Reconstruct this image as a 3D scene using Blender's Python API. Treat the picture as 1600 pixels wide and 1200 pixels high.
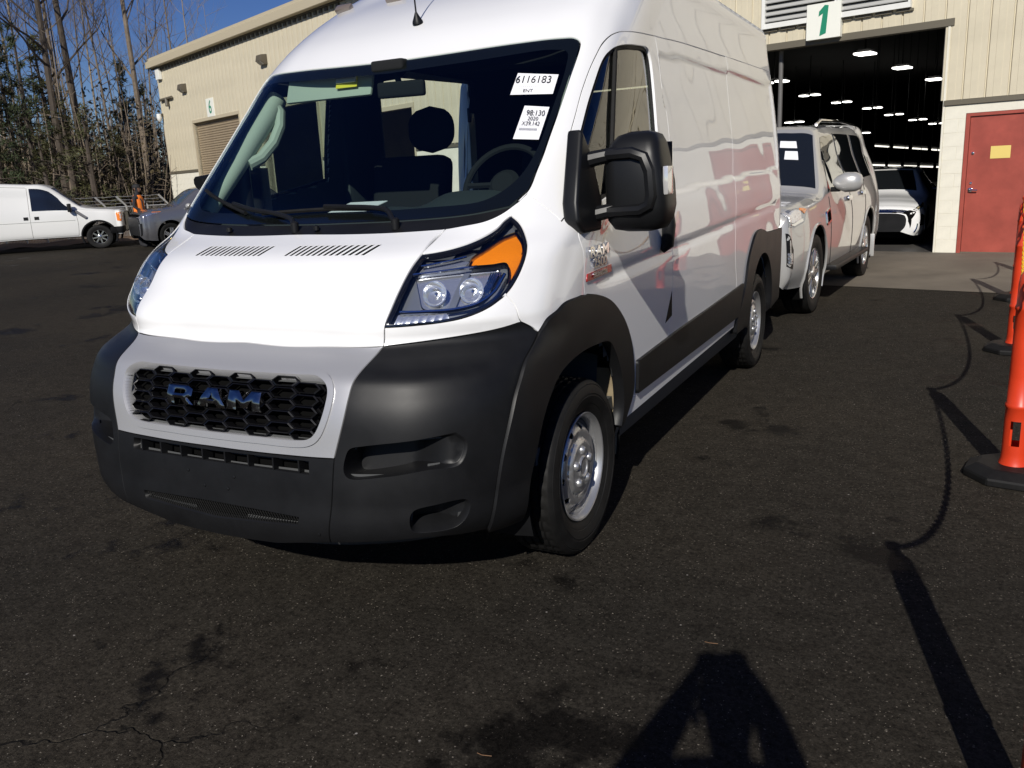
import bpy, bmesh, math, random
import numpy as np
from mathutils import Vector, Matrix
from mathutils.geometry import delaunay_2d_cdt
from math import radians, sin, cos, pi, sqrt, atan2
for o in list(bpy.data.objects): bpy.data.objects.remove(o)
scn = bpy.context.scene
COL = scn.collection
rnd = random.Random(11)

# ------------------------------------------------------------------ camera
CAM = (2.2311, -2.0209, 1.5049)
def cam_axes(yaw=-27.5025, pitch=13.8906, roll=-2.8573):
    a, b, c = map(radians, (yaw, pitch, roll))
    f = Vector((sin(a)*cos(b), cos(a)*cos(b), -sin(b))); r = Vector((cos(a), -sin(a), 0)); u = r.cross(f)
    return r*cos(c)+u*sin(c), -r*sin(c)+u*cos(c), f
cr, cu, cf = cam_axes()
cd = bpy.data.cameras.new('camera'); camera = bpy.data.objects.new('camera', cd); COL.objects.link(camera)
cd.sensor_width = 36; cd.lens = 1312.7/1600*36; cd.clip_start = 0.02; cd.clip_end = 600
camera.matrix_world = Matrix(((cr.x, cu.x, -cf.x, CAM[0]), (cr.y, cu.y, -cf.y, CAM[1]), (cr.z, cu.z, -cf.z, CAM[2]), (0, 0, 0, 1)))
scn.camera = camera
# ------------------------------------------------------------------ light
SUN_EL, SUN_AZ = radians(32.0), radians(-13.0)       # azimuth of the way the light travels, from +Y towards +X
LD = Vector((sin(SUN_AZ)*cos(SUN_EL), cos(SUN_AZ)*cos(SUN_EL), -sin(SUN_EL)))
sl = bpy.data.lights.new('sun', 'SUN'); sl.energy = 4.6; sl.angle = radians(0.53); sl.color = (1.0, 0.955, 0.88)
sun = bpy.data.objects.new('sun', sl); COL.objects.link(sun); sun.rotation_euler = (-LD).to_track_quat('Z', 'Y').to_euler()
w = bpy.data.worlds.new('World'); scn.world = w; w.use_nodes = True
nt = w.node_tree; bg = nt.nodes['Background']; sky = nt.nodes.new('ShaderNodeTexSky'); sky.sky_type = 'NISHITA'; sky.sun_disc = False
sky.sun_elevation = SUN_EL; sky.sun_rotation = atan2(-LD.x, -LD.y); sky.air_density = 1.0; sky.dust_density = 0.0; sky.ozone_density = 5.0; sky.altitude = 600
hsv = nt.nodes.new('ShaderNodeHueSaturation'); hsv.inputs['Hue'].default_value = 0.522; hsv.inputs['Saturation'].default_value = 1.2; hsv.inputs['Value'].default_value = 0.92; nt.links.new(sky.outputs[0], hsv.inputs['Color']); nt.links.new(hsv.outputs[0], bg.inputs[0]); bg.inputs[1].default_value = 0.062
scn.view_settings.view_transform = 'Standard'; scn.view_settings.look = 'None'; scn.view_settings.exposure = 0.0; scn.view_settings.gamma = 1
scn.render.engine = 'CYCLES'; scn.cycles.max_bounces = 7; scn.cycles.transparent_max_bounces = 24

# ------------------------------------------------------------------ materials
MATS = {}
def pm(name, col, rough=.5, metal=0, coat=0, crough=.03, bump=None, var=None, spec=.5, emit=0, ior=1.5, streak=None):
    if name in MATS: return MATS[name]
    m = bpy.data.materials.new(name); m.use_nodes = True; t = m.node_tree; b = t.nodes['Principled BSDF']; MATS[name] = m
    I = b.inputs
    I['Base Color'].default_value = (*col, 1); I['Roughness'].default_value = rough; I['Metallic'].default_value = metal
    I['Coat Weight'].default_value = coat; I['Coat Roughness'].default_value = crough; I['Specular IOR Level'].default_value = spec; I['IOR'].default_value = ior
    if emit: I['Emission Color'].default_value = (*col, 1); I['Emission Strength'].default_value = emit
    tc = None
    def coord():
        nonlocal tc
        if tc is None: tc = t.nodes.new('ShaderNodeTexCoord')
        return tc.outputs['Object']
    if var:                                             # (scale, amount)
        n = t.nodes.new('ShaderNodeTexNoise'); n.inputs['Scale'].default_value = var[0]; n.inputs['Detail'].default_value = 6; n.inputs['Roughness'].default_value = .62
        t.links.new(coord(), n.inputs['Vector'])
        r = t.nodes.new('ShaderNodeValToRGB'); a = var[1]
        r.color_ramp.elements[0].position = .3; r.color_ramp.elements[1].position = .72
        r.color_ramp.elements[0].color = (*[c*(1-a) for c in col], 1); r.color_ramp.elements[1].color = (*[min(1, c*(1+a)) for c in col], 1)
        t.links.new(n.outputs[0], r.inputs[0]); t.links.new(r.outputs[0], I['Base Color'])
        mr = t.nodes.new('ShaderNodeMapRange'); mr.inputs[3].default_value = max(.02, rough*(1-a*.6)); mr.inputs[4].default_value = min(1, rough*(1+a*.6))
        t.links.new(n.outputs[0], mr.inputs[0]); t.links.new(mr.outputs[0], I['Roughness'])
    if bump:                                            # (scale, strength, distance)
        n = t.nodes.new('ShaderNodeTexNoise'); n.inputs['Scale'].default_value = bump[0]; n.inputs['Detail'].default_value = 3
        t.links.new(coord(), n.inputs['Vector']); bp = t.nodes.new('ShaderNodeBump'); bp.inputs['Strength'].default_value = bump[1]; bp.inputs['Distance'].default_value = bump[2]
        t.links.new(n.outputs[0], bp.inputs['Height']); t.links.new(bp.outputs[0], I['Normal'])
    return m
def glass_mat(name, tint, ior=1.5, rough=0.0, refl=1.0):
    if name in MATS: return MATS[name]
    m = bpy.data.materials.new(name); m.use_nodes = True; t = m.node_tree; MATS[name] = m
    for n in list(t.nodes):
        if n.type == 'BSDF_PRINCIPLED': t.nodes.remove(n)
    out = [n for n in t.nodes if n.type == 'OUTPUT_MATERIAL'][0]
    tr = t.nodes.new('ShaderNodeBsdfTransparent'); tr.inputs[0].default_value = (*tint, 1)
    gl = t.nodes.new('ShaderNodeBsdfGlossy'); gl.inputs['Roughness'].default_value = rough; gl.inputs[0].default_value = (refl, refl, refl, 1)
    lw = t.nodes.new('ShaderNodeLayerWeight'); pw = t.nodes.new('ShaderNodeMath'); pw.operation = 'POWER'; pw.inputs[1].default_value = 4.5; t.links.new(lw.outputs['Facing'], pw.inputs[0])
    f0 = 1.7*((ior-1)/(ior+1))**2; fr = t.nodes.new('ShaderNodeMath'); fr.operation = 'MULTIPLY_ADD'; fr.inputs[1].default_value = .92-f0; fr.inputs[2].default_value = f0; t.links.new(pw.outputs[0], fr.inputs[0]); mx = t.nodes.new('ShaderNodeMixShader')
    t.links.new(fr.outputs[0], mx.inputs[0]); t.links.new(tr.outputs[0], mx.inputs[1]); t.links.new(gl.outputs[0], mx.inputs[2]); t.links.new(mx.outputs[0], out.inputs[0])
    return m

# ------------------------------------------------------------------ object helpers
def link(o, parent=None):
    COL.objects.link(o)
    if parent is not None: o.parent = parent
    return o
def thing(name, label, cat, loc=(0, 0, 0), rz=0, group=None):
    o = bpy.data.objects.new(name, None); link(o); o.location = loc; o.rotation_euler = (0, 0, rz); o.empty_display_size = .2
    o['label'] = label; o['category'] = cat
    if group: o['group'] = group
    return o
def tag(o, label, cat, group=None):
    o['label'] = label; o['category'] = cat
    if group: o['group'] = group
    return o
def copy_tree(o, parent=None):
    c = o.copy(); COL.objects.link(c); c.parent = parent
    for ch in list(o.children): copy_tree(ch, c)
    return c
def mesh_obj(name, verts, faces, mat, parent=None, smooth=True, angle=35, normals=None):
    me = bpy.data.meshes.new(name); me.from_pydata([tuple(map(float, v)) for v in verts], [], [tuple(int(i) for i in f) for f in faces])
    if smooth:
        me.shade_smooth()
        if normals is None: me.set_sharp_from_angle(angle=radians(angle))
    me.update()
    if normals is not None: me.normals_split_custom_set_from_vertices([tuple(map(float, n)) for n in normals])
    if mat is not None: me.materials.append(mat)
    return link(bpy.data.objects.new(name, me), parent)
class MB:
    def __init__(s): s.v = []; s.f = []
    def add(s, vs, fs):
        k = len(s.v); s.v += [tuple(v) for v in vs]; s.f += [tuple(i+k for i in f) for f in fs]; return s
    def box(s, c, d, M=None):
        x, y, z = [q/2 for q in d]
        vs = [Vector((a*x, b*y, e*z)) for e in (-1, 1) for a, b in ((-1, -1), (1, -1), (1, 1), (-1, 1))]
        if M is not None: vs = [M @ v for v in vs]
        vs = [v+Vector(c) for v in vs]
        return s.add(vs, [(3, 2, 1, 0), (4, 5, 6, 7), (0, 1, 5, 4), (1, 2, 6, 5), (2, 3, 7, 6), (3, 0, 4, 7)])
    def lathe(s, prof, axis='z', n=32, c=(0, 0, 0), caps=True):
        vs = []; fs = []
        for r, h in prof:
            for k in range(n):
                a = 2*pi*k/n; p = (r*cos(a), r*sin(a), h)
                if axis == 'x': p = (h, r*cos(a), r*sin(a))
                if axis == 'y': p = (r*sin(a), h, r*cos(a))
                vs.append(Vector(p)+Vector(c))
        m = len(prof)
        for i in range(m-1):
            for k in range(n): fs.append((i*n+k, i*n+(k+1) % n, (i+1)*n+(k+1) % n, (i+1)*n+k))
        if caps: fs.append(tuple(reversed(range(n)))); fs.append(tuple((m-1)*n+k for k in range(n)))
        return s.add(vs, fs)
    def tube(s, pts, rad, n=8, caps=True, flat=1.0):
        pts = [Vector(p) for p in pts]; R = rad if hasattr(rad, '__len__') else [rad]*len(pts)
        vs = []; fs = []; up = None
        for i, p in enumerate(pts):
            d = (pts[min(i+1, len(pts)-1)]-pts[max(i-1, 0)]); d = d.normalized() if d.length > 1e-9 else Vector((0, 0, 1))
            if up is None: up = Vector((0, 0, 1)) if abs(d.z) < .9 else Vector((1, 0, 0))
            sd = d.cross(up).normalized(); up = sd.cross(d).normalized()
            for k in range(n):
                a = 2*pi*k/n; vs.append(p+(sd*cos(a)+up*sin(a)*flat)*R[i])
        for i in range(len(pts)-1):
            for k in range(n): fs.append((i*n+k, i*n+(k+1) % n, (i+1)*n+(k+1) % n, (i+1)*n+k))
        if caps: fs.append(tuple(reversed(range(n)))); fs.append(tuple((len(pts)-1)*n+k for k in range(n)))
        return s.add(vs, fs)
    def prism(s, poly, a, b):
        """poly: list of 3D points (loop); extruded from offset a to offset b (vectors)"""
        n = len(poly); a = Vector(a); b = Vector(b)
        vs = [Vector(p)+a for p in poly]+[Vector(p)+b for p in poly]
        fs = [tuple(reversed(range(n))), tuple(range(n, 2*n))]+[(k, (k+1) % n, n+(k+1) % n, n+k) for k in range(n)]
        return s.add(vs, fs)
    def quad(s, a, b, c, d): return s.add([a, b, c, d], [(0, 1, 2, 3)])
    def build(s, name, mat, parent=None, smooth=True, angle=35, bevel=0, seg=2):
        o = mesh_obj(name, s.v, s.f, mat, parent, smooth, angle)
        bm = bmesh.new(); bm.from_mesh(o.data); bmesh.ops.recalc_face_normals(bm, faces=bm.faces)
        if bevel:
            es = [e for e in bm.edges if len(e.link_faces) == 2 and e.calc_face_angle(0) > radians(30)]
            bmesh.ops.bevel(bm, geom=es, offset=bevel, segments=seg, affect='EDGES', profile=.6, clamp_overlap=True)
        bm.to_mesh(o.data); bm.free()
        if smooth: o.data.shade_smooth(); o.data.set_sharp_from_angle(angle=radians(angle if not bevel else 50))
        return o
def rbox(name, c, d, mat, parent=None, bevel=.01, seg=3, M=None):
    return MB().box(c, d, M).build(name, mat, parent, bevel=bevel, seg=seg)
def grid_obj(name, P, mat, parent=None, closed=False, flip=False, angle=180):
    """P: array rows x cols x 3"""
    P = np.asarray(P); a, b = P.shape[:2]; fs = []
    for i in range(a-1):
        for j in range(b if closed else b-1):
            q = (i*b+j, i*b+(j+1) % b, (i+1)*b+(j+1) % b, (i+1)*b+j); fs.append(q[::-1] if flip else q)
    return mesh_obj(name, P.reshape(-1, 3), fs, mat, parent, True, angle)
def text_mesh(body, size=1, ext=0, sx=1.0, shear=0, bold=0, spacing=1.0, align='CENTER'):
    cu_ = bpy.data.curves.new('txt', 'FONT'); cu_.body = body; cu_.size = size; cu_.extrude = ext; cu_.align_x = align; cu_.align_y = 'CENTER'; cu_.shear = shear; cu_.offset = bold; cu_.space_character = spacing; cu_.resolution_u = 4
    o = bpy.data.objects.new('txt', cu_); COL.objects.link(o); bpy.context.view_layer.update()
    me = bpy.data.meshes.new_from_object(o.evaluated_get(bpy.context.evaluated_depsgraph_get())); bpy.data.objects.remove(o)
    for v in me.vertices: v.co.x *= sx
    return me
def text_obj(name, body, mat, M, parent=None, **k):
    """M: matrix placing text (x right, y up, z out)"""
    me = text_mesh(body, **k); me.transform(M); me.name = name
    me.materials.clear(); me.materials.append(mat); return link(bpy.data.objects.new(name, me), parent)
def frame(o, x, y):
    x = Vector(x).normalized(); y = Vector(y); z = x.cross(y).normalized(); y = z.cross(x)
    return Matrix(((x.x, y.x, z.x, o[0]), (x.y, y.y, z.y, o[1]), (x.z, y.z, z.z, o[2]), (0, 0, 0, 1)))

# ------------------------------------------------------------------ spline surfaces and panels cut from them
class Surf:
    def __init__(s, us, vs, G, flatx=None):
        s.us = np.array(us, float); s.vs = np.array(vs, float); s.G = np.array(G, float)
        s.MU = s.tang(s.us, s.G); s.MV = s.tang(s.vs, s.G.transpose(1, 0, 2)).transpose(1, 0, 2)
        s.MV[:, 0, 1:] = 0
        if flatx: s.MV[flatx[0], flatx[1], 0] = 0
        s.MUV = s.tang(s.us, s.MV)
    @staticmethod
    def tang(K, P):
        d = np.diff(P, axis=0)/np.diff(K)[:, None, None]; m = np.zeros_like(P); h = np.diff(K)[:, None, None]
        m[1:-1] = (d[:-1]*h[1:]+d[1:]*h[:-1])/(h[1:]+h[:-1]); m[0] = d[0]; m[-1] = d[-1]; return m
    @staticmethod
    def H(K, x):
        i = np.clip(np.searchsorted(K, x, side='right')-1, 0, len(K)-2); h = K[i+1]-K[i]; t = np.clip((x-K[i])/h, -.3, 1.3)
        return i, 2*t**3-3*t**2+1, (t**3-2*t**2+t)*h, -2*t**3+3*t**2, (t**3-t**2)*h
    def __call__(s, u, v):
        u = np.atleast_1d(np.asarray(u, float)); v = np.atleast_1d(np.asarray(v, float)); sg = np.where(v < 0, -1., 1.); v = np.abs(v)
        i, a0, a1, a2, a3 = s.H(s.us, u); j, b0, b1, b2, b3 = s.H(s.vs, v); c = lambda q: q[:, None]
        def row(k): return (c(b0)*s.G[k, j]+c(b1)*s.MV[k, j]+c(b2)*s.G[k, j+1]+c(b3)*s.MV[k, j+1], c(b0)*s.MU[k, j]+c(b1)*s.MUV[k, j]+c(b2)*s.MU[k, j+1]+c(b3)*s.MUV[k, j+1])
        p0, m0 = row(i); p1, m1 = row(i+1)
        P = c(a0)*p0+c(a1)*m0+c(a2)*p1+c(a3)*m1; P[:, 0] *= sg; return P
    def normal(s, u, v, disp=None, e=2e-3):
        u = np.atleast_1d(np.asarray(u, float)); v = np.atleast_1d(np.asarray(v, float))
        f = (lambda a, b: disp(s, a, b)) if disp else s
        n = np.cross(f(u, v+e)-f(u, v-e), f(u+e, v)-f(u-e, v)); l = np.linalg.norm(n, axis=1)[:, None]; return n/np.maximum(l, 1e-12)
def inside(pts, poly):
    x, y = pts[:, 0], pts[:, 1]; r = np.zeros(len(pts), bool); n = len(poly)
    for i in range(n):
        x0, y0 = poly[i]; x1, y1 = poly[(i+1) % n]
        if y0 == y1: continue
        c = ((y0 > y) != (y1 > y)) & (x < (x1-x0)*(y-y0)/(y1-y0)+x0); r ^= c
    return r
def segdist(pts, poly):
    d = np.full(len(pts), 1e9); P = np.array(poly); Q = np.roll(P, -1, axis=0)
    for a, b in zip(P, Q):
        ab = b-a; L = ab@ab
        if L < 1e-14: continue
        t = np.clip(((pts-a)@ab)/L, 0, 1); d = np.minimum(d, np.hypot(*(pts-a-t[:, None]*ab).T))
    return d
def dense(pts, step=.015, closed=False, smooth=True):
    """Catmull-Rom through (u,s[,corner]) points, broken at corners; resampled"""
    pts = [tuple(p)+((0,) if len(p) == 2 else ()) for p in pts]; n = len(pts); out = []
    rng = range(n if closed else n-1)
    for i in rng:
        p1 = np.array(pts[i][:2]); p2 = np.array(pts[(i+1) % n][:2])
        a = pts[i-1] if (closed or i > 0) else pts[i]; b = pts[(i+2) % n] if (closed or i+2 < n) else pts[(i+1) % n]
        p0 = np.array(a[:2]) if not pts[i][2] else p1-(p2-p1); p3 = np.array(b[:2]) if not pts[(i+1) % n][2] else p2+(p2-p1)
        if not closed and i == 0: p0 = p1-(p2-p1)
        if not closed and i+1 == n-1: p3 = p2+(p2-p1)
        m = max(1, int(np.ceil(np.linalg.norm(p2-p1)/step)))
        d0, d1, d2 = [max(np.linalg.norm(q), 1e-6)**.5 for q in (p1-p0, p2-p1, p3-p2)]
        for k in range(m):
            t = k/m
            if not smooth: out.append(tuple(p1+(p2-p1)*t)); continue
            t0 = 0; t1 = d0; t2 = t1+d1; t3 = t2+d2; T = t1+t*(t2-t1)
            A1 = (t1-T)/(t1-t0)*p0+(T-t0)/(t1-t0)*p1; A2 = (t2-T)/(t2-t1)*p1+(T-t1)/(t2-t1)*p2; A3 = (t3-T)/(t3-t2)*p2+(T-t2)/(t3-t2)*p3
            B1 = (t2-T)/(t2-t0)*A1+(T-t0)/(t2-t0)*A2; B2 = (t3-T)/(t3-t1)*A2+(T-t1)/(t3-t1)*A3
            out.append(tuple((t2-T)/(t2-t1)*B1+(T-t1)/(t2-t1)*B2))
    if not closed: out.append(tuple(pts[-1][:2]))
    return out
def area2(p): p = np.array(p); q = np.roll(p, -1, axis=0); return float(np.sum(p[:, 0]*q[:, 1]-q[:, 0]*p[:, 1]))
def cdt(loops, step, su=1.0):
    """triangulate region: loops[0] outer, others holes, coordinates (a,b); returns points, tris, loop index lists"""
    pts = []; edges = []; idx = []
    for L in loops:
        k = len(pts); n = len(L); pts += [tuple(p) for p in L]; edges += [(k+i, k+(i+1) % n) for i in range(n)]; idx.append(list(range(k, k+n)))
    O = np.array(loops[0]); lo = O.min(0); hi = O.max(0)
    ga = np.arange(lo[0]+step*.5, hi[0], step); gb = np.arange(lo[1]+step*su*.5, hi[1], step*su)
    if len(ga) and len(gb):
        g = np.array([(a+(.25*step if j % 2 else -.25*step), b) for j, b in enumerate(gb) for a in ga]); m = inside(g, loops[0])
        for L in loops[1:]: m &= ~inside(g, L)
        g = g[m]
        if len(g):
            d = np.full(len(g), 1e9)
            for L in loops: d = np.minimum(d, segdist(g, L))
            pts += [tuple(p) for p in g[d > .45*step*min(1, su)]]
    V, E, F, ov, oe, of = delaunay_2d_cdt([Vector((float(a), float(b))) for a, b in pts], edges, [], 0, 1e-7)
    P = np.array([tuple(v) for v in V]); T = np.array([tuple(f) for f in F if len(f) == 3])
    c = P[T].mean(1); m = inside(c, loops[0])
    for L in loops[1:]: m &= ~inside(c, L)
    T = T[m]; inv = {}
    for n_, src in enumerate(ov):
        for q in src: inv[q] = n_
    return P, T, [[inv[i] for i in L if i in inv] for L in idx]
def inset(surf, loop, g):
    """shrink a (u,s) loop by g metres on the surface"""
    P = np.array(loop); n = len(P); sgn = 1 if area2([(b, a) for a, b in loop]) > 0 else -1
    d = np.roll(P, -1, 0)-np.roll(P, 1, 0); e = 1e-3
    Su = (surf(P[:, 0]+e, P[:, 1])-surf(P[:, 0]-e, P[:, 1]))/(2*e); Sv = (surf(P[:, 0], P[:, 1]+e)-surf(P[:, 0], P[:, 1]-e))/(2*e)
    N = np.cross(Sv, Su); N /= np.maximum(np.linalg.norm(N, axis=1)[:, None], 1e-9)
    t3 = d[:, :1]*Su+d[:, 1:]*Sv; t3 /= np.maximum(np.linalg.norm(t3, axis=1)[:, None], 1e-9)
    q = np.cross(N, t3)*sgn*g
    out = []
    for k in range(n):
        A = np.array([[Su[k]@Su[k], Su[k]@Sv[k]], [Su[k]@Sv[k], Sv[k]@Sv[k]]])+np.eye(2)*1e-9
        x = np.linalg.solve(A, np.array([q[k]@Su[k], q[k]@Sv[k]])); out.append((P[k, 0]+x[0], P[k, 1]+x[1]))
    return out
def panel(name, surf, outer, mat, parent, holes=(), step=.035, gap=.0025, off=0.0, skirt=.014, disp=None, mirror=False, su=.7, sharp=False, hskirt=None):
    """a body panel: the part of surf inside the (u,s) loop, raised by off, its edges turned inwards by skirt"""
    loops = [outer]+list(holes)
    if mirror: loops = [[(a, -b) for a, b in L] for L in loops]
    if gap: loops[0] = inset(surf, loops[0], gap)
    P, T, idx = cdt([[(b, a) for a, b in L] for L in loops], step, su)
    u, v = P[:, 1], P[:, 0]; X = disp(surf, u, v) if disp else surf(u, v); N = surf.normal(u, v, disp)
    X = X+N*off
    verts = [tuple(x) for x in X]; norms = [tuple(n) for n in N]; faces = [tuple(t) for t in T]
    for li, L in enumerate(idx):
        dep = skirt if li == 0 or hskirt is None else hskirt
        if not dep: continue
        k = len(verts); n = len(L)
        A = X[L]; B = A-N[L]*dep; t = np.roll(A, -1, 0)-np.roll(A, 1, 0); o2 = np.cross(t, N[L]); o2 /= np.maximum(np.linalg.norm(o2, axis=1)[:, None], 1e-9)
        ccw = area2([(b, a) for a, b in (loops[li])]) > 0
        if (li == 0) != ccw: o2 = -o2
        verts += [tuple(x) for x in A]+[tuple(x) for x in B]
        norms += [tuple(x) for x in (o2*.8+N[L]*.6)]+[tuple(x) for x in o2]
        for i in range(n):
            j = (i+1) % n; f = (k+i, k+n+i, k+n+j, k+j)
            faces.append(f if (ccw == (li == 0)) else f[::-1])
    return mesh_obj(name, verts, faces, mat, parent, True, 180, normals=norms)
# ---- measured outlines of the van's panels on its body surface: (height parameter, girth parameter, corner flag)
VVS = [0, 0.3, 0.6, 0.75, 0.9, 1.04, 1.3, 1.75, 2.7, 4.2, 5.7, 6.0, 6.5, 7.0]
VUS = [0.28, 0.36, 0.5, 0.65, 0.84, 0.893, 0.97, 1.05, 1.15, 1.26, 1.33, 1.38, 1.6, 1.85, 2.03, 2.2, 2.36, 2.46, 2.62, 3.2]
VSIDE = [0.965, 1.0, 1.014, 1.02, 1.022, 1.022, 1.022, 1.022, 1.022, 1.021, 1.018, 1.012, 0.998, 0.974, 0.952, 0.928, 0.903, 0.885]
VZR = [0.28, 0.36, 0.5, 0.65, 0.84, 0.893, 0.97, 1.05, 1.15, 1.26, 1.33, 1.38, 1.6, 1.85, 2.03, 2.2, 2.36, 2.485]
VFRONT = [
    [(0, -0.02), (0.3, 0), (0.56, 0.075), (0.68, 0.15), (0.8, 0.27), (0.88, 0.41), (0.94, 0.66)],
    [(0, -0.045), (0.3, -0.035), (0.58, 0.01), (0.725, 0.08), (0.855, 0.19), (0.94, 0.33), (0.99, 0.6)],
    [(0, -0.04), (0.3, -0.03), (0.6, 0.005), (0.755, 0.07), (0.885, 0.18), (0.962, 0.305), (1.006, 0.58)],
    [(0, -0.015), (0.3, -0.008), (0.6, 0.025), (0.765, 0.085), (0.9, 0.195), (0.978, 0.315), (1.018, 0.58)],
    [(0, 0.035), (0.3, 0.04), (0.6, 0.07), (0.765, 0.135), (0.9, 0.24), (0.975, 0.35), (1.02, 0.6)],
    [(0, 0.064), (0.3, 0.069), (0.6, 0.1), (0.76, 0.168), (0.893, 0.276), (0.972, 0.386), (1.021, 0.62)],
    [(0, 0.195), (0.3, 0.2), (0.595, 0.22), (0.745, 0.315), (0.88, 0.425), (0.97, 0.525), (1.022, 0.7)],
    [(0, 0.207), (0.3, 0.212), (0.602, 0.233), (0.755, 0.325), (0.89, 0.43), (0.975, 0.54), (1.022, 0.72)],
    [(0, 0.275), (0.3, 0.283), (0.612, 0.325), (0.76, 0.405), (0.895, 0.49), (0.978, 0.61), (1.022, 0.79)],
    [(0, 0.39), (0.3, 0.4), (0.628, 0.45), (0.775, 0.525), (0.9, 0.605), (0.978, 0.71), (1.022, 0.89)],
    [(0, 0.56), (0.3, 0.57), (0.632, 0.605), (0.765, 0.645), (0.88, 0.715), (0.962, 0.82), (1.018, 0.99)],
    [(0, 0.66), (0.3, 0.665), (0.62, 0.69), (0.75, 0.7), (0.862, 0.755), (0.95, 0.865), (1.012, 1.06)],
    [(0, 0.88), (0.3, 0.89), (0.6, 0.905), (0.74, 0.93), (0.862, 0.98), (0.948, 1.09), (0.996, 1.3)],
    [(0, 1.12), (0.3, 1.13), (0.6, 1.15), (0.735, 1.175), (0.858, 1.228), (0.932, 1.33), (0.97, 1.52)],
    [(0, 1.295), (0.3, 1.305), (0.6, 1.33), (0.73, 1.35), (0.85, 1.405), (0.912, 1.49), (0.948, 1.66)],
    [(0, 1.5), (0.3, 1.51), (0.59, 1.535), (0.72, 1.56), (0.82, 1.61), (0.876, 1.69), (0.924, 1.85)],
    [(0, 1.78), (0.28, 1.79), (0.56, 1.81), (0.69, 1.83), (0.8, 1.875), (0.865, 1.95), (0.9, 2.08)],
    [(0, 2.06), (0.26, 2.065), (0.51, 2.085), (0.66, 2.08), (0.77, 2.11), (0.84, 2.16), (0.88, 2.25)],
]
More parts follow.
